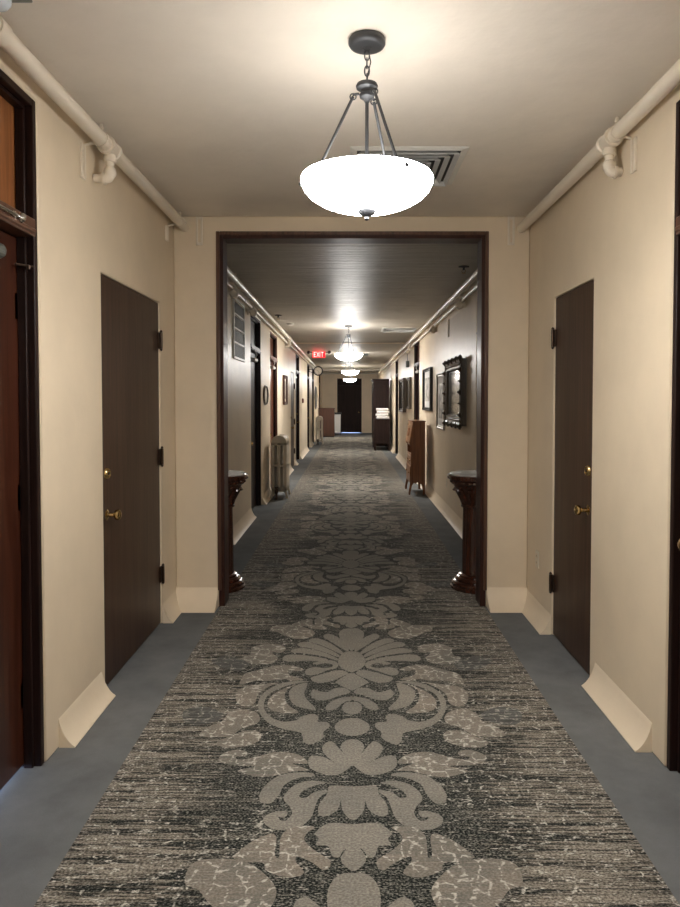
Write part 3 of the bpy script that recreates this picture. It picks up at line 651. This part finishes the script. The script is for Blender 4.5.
def crom(P, k=4):
    n = len(P); out = []
    for i in range(n):
        p0, p1, p2, p3 = P[i - 1], P[i], P[(i + 1) % n], P[(i + 2) % n]
        for j in range(k):
            t = j / k
            out.append(tuple(.5 * (2 * p1[c] + (p2[c] - p0[c]) * t + (2 * p0[c] - 5 * p1[c] + 4 * p2[c] - p3[c]) * t * t + (3 * p1[c] - p0[c] - 3 * p2[c] + p3[c]) * t ** 3) for c in (0, 1)))
    return out
mb = MB(); mb.box(RX0 - AX, RX1 - AX, -2.5, 27.6, .0005, .009)
PER = 2.28
shapes = []
for m_, h_, P in MOTIF:
    if h_:
        full = P[:] + [(-x, y) for x, y in P[::-1] if abs(x) > 1e-6]
        # keep the axis ends
        shapes.append((m_, crom(full, 4)))
    else:
        shapes.append((m_, crom(P, 4))); shapes.append((m_, crom([(-x, y) for x, y in P][::-1], 4)))
for k in range(-2, 11):
    for m_, P in shapes:
        Q = P if k < 3 else P[::2]
        if max(y for x, y in Q) + k * PER > 27.5 or min(y for x, y in Q) + k * PER < -2.4: continue
        z = .0102 + (.0002 if m_ == 1 else .0003 if m_ == 2 else 0)
        mb.cur = m_ + 1
        tri = tessellate_polygon([[Vector((x, y, 0)) for x, y in Q]])
        vs = [(x, y + k * PER, z) for x, y in Q]
        fs = []
        for t_ in tri:
            a, b, c = (Vector(vs[i]) for i in t_)
            fs.append(tuple(t_) if (b - a).cross(c - a).z > 0 else tuple(t_)[::-1])
        mb.add(vs, fs)
me = bpy.data.meshes.new('carpet_runner'); me.from_pydata(mb.v, [], mb.f)
for x in ('runner', 'motif', 'motif_crackle', 'motif_faded'): me.materials.append(M[x])
for p, i in zip(me.polygons, mb.mi): p.material_index = i
o = bpy.data.objects.new('carpet_runner', me); COL.objects.link(o); o.location = (AX, 0, 0)
tag(o, 'long charcoal and taupe damask carpet runner down the corridor floor', 'carpet runner')

# ------------------------------------------------------------------ pedestals
def pedestal(label):
    root = empty('pedestal_stand', (0, 0, 0), 0, label, 'pedestal', 'carved wooden pedestals behind the opening')
    mb = MB(); mb.lathe([(.205, 0), (.207, .018), (.196, .028), (.199, .045), (.190, .058), (.168, .066), (.170, .078), (.160, .090), (.140, .098), (.142, .108), (.124, .120), (.114, .122)], n=40)
    mb.build('base', 'pedestal', root)
    n = 48; R = []
    for z, r in ((.12, .118), (.14, .114), (.40, .112), (.64, .108), (.665, .112)):
        R.append([((r - .004 * (math.cos(16 * 2 * PI * j / 96) > .2)) * math.cos(2 * PI * j / 96), (r - .004 * (math.cos(16 * 2 * PI * j / 96) > .2)) * math.sin(2 * PI * j / 96), z) for j in range(96)])
    mb = MB(); mb.rings(R); mb.lathe([(.110, .650), (.124, .656), (.126, .668), (.114, .676)], n=40); mb.build('column', 'pedestal', root)
    mb = MB(); mb.lathe([(.108, .67), (.112, .70), (.128, .74), (.155, .785), (.178, .82), (.182, .838), (.001, .838)], n=40)
    for j in range(12):                                                    # carved leaves with curled tips
        a = 2 * PI * j / 12; c, s = math.cos(a), math.sin(a); T = Matrix.Rotation(a, 4, 'Z')
        pts = [(.112, .675), (.124, .71), (.144, .75), (.164, .785), (.180, .800), (.186, .792)]
        wds = [.014, .022, .025, .022, .014, .006]
        R = []
        for (r, z), w_ in zip(pts, wds):
            R.append([T @ Vector(q) for q in ((r - .006, -w_, z), (r + .004, -w_ * .6, z), (r + .010, 0, z), (r + .004, w_ * .6, z), (r - .006, w_, z))])
        mb.rings(R)
        mb.ball((.180 * c, .180 * s, .793), .011, 8, 6)
    mb.build('capital', 'pedestal', root)
    mb = MB(); mb.lathe([(.16, .838), (.196, .838), (.206, .850), (.204, .866), (.216, .876), (.232, .884), (.236, .905), (.228, .916), (.001, .916)], n=48)
    for j in range(36):
        a = 2 * PI * j / 36; mb.ball((.205 * math.cos(a), .205 * math.sin(a), .858), .0085, 6, 5)
    mb.build('top_slab', 'pedestal', root)
    mb = MB(); mb.lathe([(.212, .916), (.214, .922), (.210, .926), (.001, .926)], n=48); mb.build('top_disc', 'top_sheen', root)
    return root
pd = pedestal('round dark carved wooden pedestal on the right, behind the opening jamb'); pd.scale = (1, 1, .978); pd.location = (1.008, 5.345, .0095)
dup(pd, (-1.030, 5.345, .0095), None, 'round dark carved wooden pedestal on the left, behind the opening jamb')

# ------------------------------------------------------------------ wall grille, plates, frames on the left
root = empty('wall_grille', (XL, 7.66, 2.27), LEFT, 'tall white-framed grille of four dark panels on the left wall', 'grille')
mb = MB(); W_, H_ = .38, .335
mb.box(-W_, W_, -.018, 0, -H_, -H_ + .03); mb.box(-W_, W_, -.018, 0, H_ - .03, H_); mb.box(-W_, -W_ + .03, -.018, 0, -H_ + .03, H_ - .03); mb.box(W_ - .03, W_, -.018, 0, -H_ + .03, H_ - .03)
for k in (-1, 0, 1): mb.box(-W_ + .03, W_ - .03, -.016, 0, k * .155 - .011, k * .155 + .011)
mb.build('grille_frame', 'white', root, bevel=.003)
for k in range(4):
    mb = MB(); z0 = -H_ + .035 + k * .1525; mb.box(-W_ + .03, W_ - .03, -.006, -.002, z0, z0 + .13)
    for j in range(9): mb.box(-W_ + .03, W_ - .03, -.012, -.005, z0 + .004 + j * .0145, z0 + .010 + j * .0145)
    mb.build('mesh_panel', 'dark_grey', root)
def outlet(label, loc, rz):
    root = empty('wall_outlet', loc, rz, label, 'outlet')
    mb = MB(); mb.box(-.036, .036, -.006, 0, -.058, .058); mb.build('cover_plate', 'plate', root, bevel=.002)
    for z in (-.022, .022):
        mb = MB(); mb.lathe([(.016, .0062), (.016, .008), (.001, .008)], (0, 0, z), 14, '-y'); s_ = mb.build('socket_face', 'wall', root)
        mb = MB(); mb.box(-.008, -.005, -.0085, -.0078, z - .006, z + .006); mb.box(.005, .008, -.0085, -.0078, z - .006, z + .006); mb.build('socket_slot', 'black', s_)
outlet('cream wall outlet low on the near right wall beside the narrow door', (XR, 4.59, .41), RIGHT)
outlet('pale wall outlet low on the left wall before the first radiator', (XL, 9.86, .29), LEFT)
outlet('small pale outlet on the far right wall beyond the pedestal', (XR, 8.9, .40), RIGHT)
def ellipse_ring(mb, a, b, t, y0, y1, n=36):
    R = []
    for k in range(n):
        th = 2 * PI * k / n; c, s = math.cos(th), math.sin(th)
        R.append([(a * c, y0, b * s), ((a - t * .5) * c, y1, (b - t * .5) * s), ((a - t) * c, y0 - .004, (b - t) * s), ((a - t) * c, y0, (b - t) * s)])
    mb.rings(R, False, True)
def oval_frame(name, label, cat, loc, rz, a, b, fm, gm, t=.03):
    root = empty(name, loc, rz, label, cat)
    mb = MB(); ellipse_ring(mb, a, b, t, 0, -.028); mb.build('frame', fm, root)
    mb = MB(); n = 36; mb.prism([((a - t * .8) * math.cos(2 * PI * k / n), (b - t * .8) * math.sin(2 * PI * k / n)) for k in range(n)], -.008, -.002, 'y'); mb.build('face_panel', gm, root, smooth=False)
    return root
oval_frame('oval_plaque', 'pale oval plaque with dark rim between two doors on the left wall', 'plaque', (XL, 10.05, 1.56), LEFT, .24, .15, 'gilt', 'plate')
oval_frame('oval_mirror', 'tall dark oval mirror on the far left wall above the radiator', 'mirror', (XL, 25.2, 1.57), LEFT, .75, .43, 'black', 'dark_print', .06)
def picture(name, label, cat, loc, rz, w, h, t, dep, fm, gm, mat_m=None, mw=.05, group=None, tilt=0):
    root = empty(name, loc, rz, label, cat, group)
    mb = MB(); W2, H2 = w / 2, h / 2
    prof = [(0, 0), (0, -dep), (t * .25, -dep - .004), (t * .55, -dep * .6), (t * .85, -dep * .75), (t, -dep * .45), (t, 0)]
    R = []
    for sx, sz in ((-1, -1), (1, -1), (1, 1), (-1, 1)): R.append([(sx * (W2 - d), y, sz * (H2 - d)) for d, y in prof])
    mb.rings(R, False, True); mb.build('frame', fm, root, smooth=False)
    mb = MB(); mb.box(-W2 + t * .9, W2 - t * .9, -.010, -.004, -H2 + t * .9, H2 - t * .9)
    if mat_m:
        mb.build('mount_board', mat_m, root)
        mb = MB(); mb.box(-W2 + t + mw, W2 - t - mw, -.0125, -.0102, -H2 + t + mw, H2 - t - mw)
    mb.build('picture_panel', gm, root)
    return root
picture('picture_frame', 'small dark-framed picture on the left wall past the red-brown door', 'picture', (XL, 13.05, 1.68), LEFT, .62, .56, .06, .035, 'cabinet', 'print', 'plate', .05)
mb = MB(); mb.box(-.10, .10, -.03, 0, -.06, .06); mb.box(-.08, .08, -.036, -.03, -.045, .045); o = mb.build('wall_plaque', 'red_brown', None, bevel=.004); o.location = (XL, 18.1, 1.47); o.rotation_euler = (0, 0, LEFT)
tag(o, 'small red-brown plaque on the far left wall', 'plaque')

# ------------------------------------------------------------------ right wall frames
# ornate mirror: broad carved frame, standing well off the wall
root = empty('ornate_mirror', (XR, 8.02, 1.575), RIGHT, 'large mirror in a heavy dark carved frame on the right wall', 'mirror')
W2, H2, T_ = .60, .37, .11
prof = [(0, 0), (0, -.060), (.012, -.075), (.03, -.068), (.045, -.052), (.065, -.050), (.08, -.064), (.095, -.062), (.11, -.035), (.11, 0)]
R = [[(sx * (W2 - d), y, sz * (H2 - d)) for d, y in prof] for sx, sz in ((-1, -1), (1, -1), (1, 1), (-1, 1))]
mb = MB(); mb.rings(R, False, True); fr = mb.build('frame', 'gilt', root, smooth=False)
def boss(x, z, r): mb.ball((x, -.070, z), r, 10, 7, (1, .55, 1)); mb.ball((x, -.088, z), r * .45, 8, 6)
for sz in (-1, 1):
    mb = MB()
    for k in range(9): boss(-W2 + .02 + k * (2 * W2 - .04) / 8, sz * (H2 + .003), .040 if k % 2 == 0 else .026)
    for k in range(40): mb.ball((-W2 + .1 + k * (2 * W2 - .2) / 39, -.056, sz * (H2 - .055)), .0145, 7, 5)
    mb.box(-W2 + .03, W2 - .03, -.070, -.045, sz * H2 - .02, sz * H2 + .02); mb.build('carving', 'gilt', fr)
for sx in (-1, 1):
    mb = MB()
    for k in range(1, 6): boss(sx * W2, -H2 + k * 2 * H2 / 6, .036 if k % 2 else .024)
    for k in range(24): mb.ball((sx * (W2 - .055), -.056, -H2 + .1 + k * (2 * H2 - .2) / 23), .0135, 7, 5)
    mb.box(sx * W2 - .02, sx * W2 + .02, -.070, -.045, -H2 + .06, H2 - .06); mb.build('carving', 'gilt', fr)
mb = MB(); mb.box(-W2 + .10, W2 - .10, -.020, -.012, -H2 + .10, H2 - .10); mb.build('mirror_glass', 'mirror', root)
picture('picture_frame', 'pale silver-framed print beside the heavy carved mirror', 'picture', (XR, 9.42, 1.475), RIGHT, .72, .78, .05, .025, 'silver', 'print', 'cloth', .10)
picture('picture_frame', 'dark-framed picture with pale mount between the silver print and the door', 'picture', (XR, 10.95, 1.66), RIGHT, 1.05, .68, .05, .045, 'black', 'print', 'cloth', .10)
picture('picture_frame', 'nearer brown frame of the pair past the red-brown transom', 'picture', (XR, 14.35, 1.63), RIGHT, .8, .66, .06, .05, 'gilt', 'dark_print', group='far pictures on the right wall')
picture('picture_frame', 'farther and larger frame of the pair, towards the wardrobe', 'picture', (XR, 15.95, 1.60), RIGHT, 1.35, .78, .08, .07, 'gilt', 'mirror', group='far pictures on the right wall')
root = empty('hanging_box', (1.235, 14.45, 2.25), RIGHT, 'small dark double box hanging on a thin rod from the right pipes', 'box')
mb = MB(); mb.box(-.09, -.01, -.03, .03, -.065, .065); mb.box(.01, .09, -.03, .03, -.065, .065); mb.build('box_case', 'dark_grey', root, bevel=.004)
mb = MB(); mb.tube([(0, 0, .03), (0, 0, .22)], .006, 8); mb.box(-.02, .02, -.006, .006, -.02, .04); mb.build('hanger_rod', 'iron', root)
mb = MB(); mb.box(-.10, .10, -.035, .03, .22, .285); mb.build('junction_box', 'pipe', root, bevel=.005)

# ------------------------------------------------------------------ radiators (local x along the wall)
def radiator():
    root = empty('radiator', (0, 0, 0), LEFT, 'cream cast-iron column radiator standing by the red-brown door on the left', 'radiator', 'cast iron radiators along the left wall')
    NS = 8; P_ = .062
    for k in range(NS):
        x = -NS * P_ / 2 + (k + .5) * P_; mb = MB(); hw = .022
        for yc in (-.092, 0, .092):
            hh = .024
            mb.prism([(yc - hh, .11), (yc - hh * .8, .11), (yc + hh, .11), (yc + hh, .84), (yc - hh, .84)], x - hw, x + hw, 'x')
        mb.prism([(-.116, .80)] + [(-.116 * math.cos(PI * i / 12), .84 + .105 * math.sin(PI * i / 12) ** .8) for i in range(13)] + [(.116, .80)], x - hw, x + hw, 'x')
        mb.box(x - hw, x + hw, -.116, .116, .475, .505); mb.box(x - hw, x + hw, -.116, .116, .10, .165)
        if k in (0, NS - 1):
            for s in (-1, 1):
                mb.prism([(s * .070, .12), (s * .116, .12), (s * .122, .07), (s * .135, .03), (s * .137, .0), (s * .100, 0), (s * .098, .04), (s * .086, .075)], x - hw * .9, x + hw * .9, 'x')
        mb.build('section', 'radiator', root, bevel=.009, seg=2)
    mb = MB()
    for z in (.14, .84): mb.tube([(-NS * P_ / 2 + .01, 0, z), (NS * P_ / 2 - .01, 0, z)], .028, 14)
    mb.build('connecting_pipe', 'radiator', root)
    mb = MB(); mb.tube([(-NS * P_ / 2 + .01, .03, .12), (-NS * P_ / 2 - .06, .03, .12), (-NS * P_ / 2 - .075, .03, .10), (-NS * P_ / 2 - .075, .03, .001)], .016, 12)
    mb.lathe([(.022, .09), (.028, .10), (.028, .14), (.018, .15), (.016, .17), (.03, .175), (.03, .185), (.001, .187)], (-NS * P_ / 2 - .075, .03, 0), 14); mb.build('supply_valve', 'bronze', root)
    return root
rd = radiator(); rd.location = (-1.055, 10.42, .0095)
dup(rd, (-1.00, 22.75, .0095), None, 'far cream radiator on the left, next to the brown cabinet')

# ------------------------------------------------------------------ slant-front desk
root = empty('secretary_desk', (1.208, 10.93, .0095), RIGHT, 'slant-front brown wooden desk standing against the right wall', 'desk')
root.scale = (1, .80, 1)
side = [(-.262, 1.138), (-.335, .80), (-.325, .775), (-.305, .76), (-.300, .50), (-.312, .44), (-.330, .34), (-.318, .26), (-.318, .20), (-.334, .13), (-.352, .04), (-.350, 0), (-.318, 0), (-.306, .06), (-.286, .14),
        (-.250, .185), (-.215, .175), (-.180, .195), (-.140, .19), (-.105, .165), (-.085, .12), (-.075, .05), (-.078, 0), (-.03, 0), (-.03, 1.138)]
HW = .35
for s in (-1, 1):
    mb = MB(); mb.prism(side, s * HW - (.018 if s > 0 else 0), s * HW + (.018 if s < 0 else 0), 'x'); mb.build('side_panel', 'desk', root, bevel=.003)
mb = MB(); mb.box(-HW - .012, HW + .012, -.285, -.02, 1.138, 1.156); mb.build('top_board', 'desk', root, bevel=.004)
mb = MB(); mb.box(-HW + .018, HW - .018, -.045, -.035, .20, 1.138); mb.build('back_panel', 'desk', root)
mb = MB(); mb.prism([(-.258, 1.136), (-.331, .803), (-.345, .806), (-.270, 1.136)], -HW + .004, HW - .004, 'x'); lid = mb.build('drop_lid', 'desk_lid', root, bevel=.003)
mb = MB()
for k in range(24):
    a = 2 * PI * k / 24; zz = .97 + .06 * math.sin(a); mb.ball((.11 * math.cos(a), -.300 - (1.0 - zz) * .218 - .010, zz), .008, 6, 5)
mb.build('lid_ornament', 'desk', lid)
mb = MB(); mb.lathe([(.007, 0), (.012, .008), (.010, .018), (.001, .02)], (0, -.312, 1.09), 10, '-y'); mb.build('lid_knob', 'brass', lid)
mb = MB(); mb.box(-HW + .018, HW - .018, -.300, -.045, .755, .775); mb.box(-HW + .018, HW - .018, -.300, -.045, .60, .615); mb.build('shelf', 'desk', root)
mb = MB(); mb.box(-HW + .02, HW - .02, -.304, -.296, .612, .640); mb.build('edge_highlight', 'desk_lid', root)  # paler strip paints the bright highlight along the drawer edge
for z0, z1, yf in ((.45, .595, -.306), (.235, .44, -.326)):
    mb = MB(); mb.box(-HW + .021, HW - .021, yf, -.06, z0, z1); d_ = mb.build('drawer', 'desk', root, bevel=.004)
    for x in (-.2, .2):
        mb = MB(); mb.lathe([(.008, 0), (.008, .008), (.014, .016), (.010, .024), (.001, .026)], (x, yf, (z0 + z1) / 2), 12, '-y'); mb.build('drawer_knob', 'brass', d_)
mb = MB(); mb.prism([(-HW + .018, .235), (-HW + .018, .19), (-.25, .17), (-.12, .20), (0, .165), (.12, .20), (.25, .17), (HW - .018, .19), (HW - .018, .235)], -.322, -.308, 'y'); mb.build('apron', 'desk', root)

# ------------------------------------------------------------------ tall wardrobe, low chest with towels
root = empty('wardrobe', (XR - .08, 20.95, .0095), RIGHT, 'tall dark wardrobe with cornice on the right near the corridor end', 'wardrobe')
W2 = .55; DP = .46
mb = MB(); mb.box(-W2, W2, -DP, 0, .14, 2.03); mb.build('carcass', 'wardrobe', root, bevel=.004)
mb = MB()
for k, (e, z0, z1) in enumerate(((.012, 2.03, 2.05), (.03, 2.05, 2.075), (.05, 2.075, 2.11))): mb.box(-W2 - e, W2 + e, -DP - e, 0, z0, z1)
mb.build('cornice', 'wardrobe', root, bevel=.005)
mb = MB(); mb.box(-W2 - .012, W2 + .012, -DP - .012, 0, .10, .16); mb.build('plinth', 'wardrobe', root, bevel=.004)
for sx in (-1, 1):
    for yy in (-DP + .03, -.03):
        mb = MB(); mb.lathe([(.018, 0), (.032, .02), (.034, .05), (.022, .08), (.03, .10)], (sx * (W2 - .04), yy, 0), 14); mb.build('foot', 'wardrobe', root)
for s in (-1, 1):
    x0, x1 = (s * .01, s * (W2 - .03)); x0, x1 = min(x0, x1), max(x0, x1)
    mb = MB(); mb.box(x0, x1, -DP - .022, -DP, .19, 2.0); d_ = mb.build('wardrobe_door', 'wardrobe', root, bevel=.003)
    mb = MB(); mb.box(x0 + .07, x1 - .07, -DP - .030, -DP - .022, .28, 1.0); mb.box(x0 + .07, x1 - .07, -DP - .030, -DP - .022, 1.08, 1.9); mb.build('raised_panel', 'wardrobe', d_, bevel=.006)
    mb = MB(); mb.lathe([(.008, 0), (.014, .02), (.001, .025)], (s * .04, -DP - .022, 1.04), 10, '-y'); mb.build('door_knob', 'brass', d_)
for s, x in ((-1, -W2), (1, W2)):
    mb = MB(); mb.box(min(x, x + s * .008), max(x, x + s * .008), -DP + .06, -.06, .30, 1.92); mb.build('side_panel', 'wardrobe', root, bevel=.003)
root = empty('low_chest', (XR - .085, 20.10, .0095), RIGHT, 'low dark wooden chest carrying white towels, before the wardrobe', 'chest')
W2 = .20; DP = .46
mb = MB(); mb.box(-W2, W2, -DP, 0, .20, .90); mb.build('carcass', 'wardrobe', root, bevel=.004)
mb = MB(); mb.box(-W2 - .015, W2 + .015, -DP - .02, .0, .90, .925); mb.build('top_board', 'wardrobe', root, bevel=.004)
for sx in (-1, 1):
    for yy in (-DP + .025, -.025):
        mb = MB(); mb.prism([(sx * W2, .20), (sx * (W2 - .05), .20), (sx * (W2 - .02), .06), (sx * (W2 - .012), 0), (sx * (W2 + .01), 0), (sx * (W2 + .008), .06)], yy - .022, yy + .022, 'y'); mb.build('leg', 'wardrobe', root, bevel=.004)
for z0, z1 in ((.23, .44), (.45, .66), (.67, .88)):
    mb = MB(); mb.box(-W2 + .02, W2 - .02, -DP - .014, -DP, z0, z1); d_ = mb.build('drawer', 'wardrobe', root, bevel=.003)
    mb = MB(); mb.lathe([(.008, 0), (.015, .018), (.001, .025)], (0, -DP - .014, (z0 + z1) / 2), 10, '-y'); mb.build('drawer_knob', 'brass', d_)
for k in range(4):
    mb = MB(); z = 0; n = 28; R = []
    a, b, hh = .195 - .004 * k, .165 - .006 * (k % 2), .078
    for i in range(9):
        t_ = i / 8 * PI; sc = .90 + .10 * math.sin(t_) ** .6; zz = hh * i / 8
        R.append([(a * sc * math.copysign(abs(math.cos(q)) ** .35, math.cos(q)) + .004 * math.sin(5 * q + k), b * sc * math.copysign(abs(math.sin(q)) ** .35, math.sin(q)) + .004 * math.cos(4 * q + k * 2), zz - .002 * (1 + math.sin(3 * q + k)) * (i / 8)) for q in (2 * PI * j / n for j in range(n))])
    mb.rings(R); mb.build('dummy', 'towel').name = 'folded_towel'
    o = [x for x in COL.objects if x.name.startswith('folded_towel')][-1]
    o.location = (.985 + (.012, -.014, .02, -.008)[k], 20.09, .936 + k * .079); o.rotation_euler = (0, 0, (.05, -.06, .03, -.02)[k])
    tag(o, 'folded white towel on the low chest, %s of its stack' % ('bottom', 'second from the bottom', 'second from the top', 'topmost')[k], 'towel', 'white towels on the low chest')

# ------------------------------------------------------------------ far left: brown cabinet, hamper, clock
root = empty('storage_cabinet', (-.90, 27.1, .0095), FRONT, 'reddish-brown wooden cabinet at the far left beside the end wall', 'cabinet')
W2 = .31
mb = MB(); mb.box(-W2, W2, 0, .45, .03, 1.13); mb.build('carcass', 'cabinet', root, bevel=.004)
mb = MB(); mb.box(-W2 - .015, W2 + .015, -.02, .465, 1.13, 1.16); mb.build('top_board', 'cabinet', root, bevel=.004)
mb = MB(); mb.box(-W2 + .02, W2 - .02, .02, .43, 0, .03); mb.build('plinth', 'black', root)
for z0, z1 in ((.06, .72), (.75, 1.10)):
    mb = MB(); mb.box(-W2 + .02, W2 - .02, -.016, 0, z0, z1); d_ = mb.build('cabinet_door', 'cabinet', root, bevel=.003)
    mb = MB(); mb.lathe([(.008, 0), (.016, .02), (.001, .026)], (W2 - .07, -.016, (z0 + z1) / 2), 10, '-y'); mb.build('door_knob', 'bronze', d_)
root = empty('laundry_hamper', (-.50, 28.9, 0), FRONT, 'white canvas hamper with black rim between the cabinet and far door', 'hamper')
mb = MB(); mb.prism([(-.13, .08), (.13, .08), (.15, .88), (-.15, .88)], -.14, .14, 'y'); mb.build('canvas_bag', 'cloth', root, bevel=.02)
mb = MB(); mb.box(-.17, .17, -.16, .16, .88, .96); mb.build('rim', 'black', root, bevel=.01)
mb = MB()
for sx in (-1, 1):
    for sy in (-1, 1): mb.tube([(sx * .15, sy * .15, .88), (sx * .14, sy * .15, .0)], .010, 8)
mb.build('stand_frame', 'black', root)
root = empty('wall_clock', (-.955, 21.0, 2.385), 0, 'round double-faced clock with dark rim projecting from the left wall', 'clock')
mb = MB(); mb.lathe([(.001, .035), (.118, .035), (.135, .045), (.148, .03), (.150, 0), (.148, -.03), (.135, -.045), (.118, -.035), (.001, -.035)], n=32, axis='-y'); mb.build('clock_case', 'black', root)
for s in (-1, 1):
    mb = MB(); mb.lathe([(.114, s * .036), (.114, s * .039), (.001, s * .039)], n=32, axis='-y'); fc = mb.build('clock_face', 'plate', root)
    y = -s * .0395; mb = MB()
    for k in range(12):
        a = 2 * PI * k / 12; c, q = math.sin(a), math.cos(a)
        T = Matrix.Translation((.097 * c, y, .097 * q)) @ Matrix.Rotation(a, 4, 'Y'); mb.box(-.004, .004, -.001, .001, -.011, .011, T)
    mb.build('hour_mark', 'black', fc)
    for a, L, w_ in ((2.6, .085, .005), (5.3, .055, .008)):
        mb = MB(); T = Matrix.Translation((0, y - s * .001, 0)) @ Matrix.Rotation(a, 4, 'Y'); mb.box(-w_ / 2, w_ / 2, -.001, .001, -.01, L, T); mb.build('clock_hand', 'black', fc)
mb = MB(); mb.tube([(-.14, 0, .04), (-.20, 0, .05), (-.278, 0, .05)], .010, 8); mb.tube([(-.13, 0, -.07), (-.278, 0, -.02)], .007, 8); mb.lathe([(.04, -.278), (.04, -.270)], (0, 0, .02), 14, 'x'); mb.build('mounting_arm', 'black', root)

# ------------------------------------------------------------------ daylight in the rooms behind the first left door and the end door
def day(loc, rot, sx, sy, e):
    li = bpy.data.lights.new('room_daylight', 'AREA'); li.shape = 'RECTANGLE'; li.size = sx; li.size_y = sy; li.energy = e; li.color = (.45, .62, 1)
    lo = bpy.data.objects.new('room_daylight', li); COL.objects.link(lo); lo.location = loc; lo.rotation_euler = rot
day((XL - .30, 2.2, .05), (0, -PI / 2, 0), .09, 1.0, 6)
day(((DX0 + DX1) / 2, YEND + .45, .05), (-PI / 2, 0, 0), 1.0, .09, 12)

# ------------------------------------------------------------------ world, camera, view
w = bpy.data.worlds.new('world'); scene.world = w; w.use_nodes = True
w.node_tree.nodes['Background'].inputs[0].default_value = (.02, .02, .022, 1)
cam = bpy.data.cameras.new('camera'); co = bpy.data.objects.new('camera', cam); COL.objects.link(co)
co.location = (0, 0, 1.49); co.rotation_euler = (PI / 2 - math.atan(.03), 0, 0)
cam.sensor_fit = 'VERTICAL'; cam.sensor_height = 24; cam.lens = 24 * 680 / 907
cam.shift_x = -9.2 / 907; cam.shift_y = -33.1 / 907; cam.clip_start = .05; cam.clip_end = 100
scene.camera = co
scene.view_settings.view_transform = 'Standard'; scene.view_settings.look = 'None'
scene.view_settings.gamma = 1; scene.view_settings.use_curve_mapping = False
scene.view_settings.exposure = 1.0
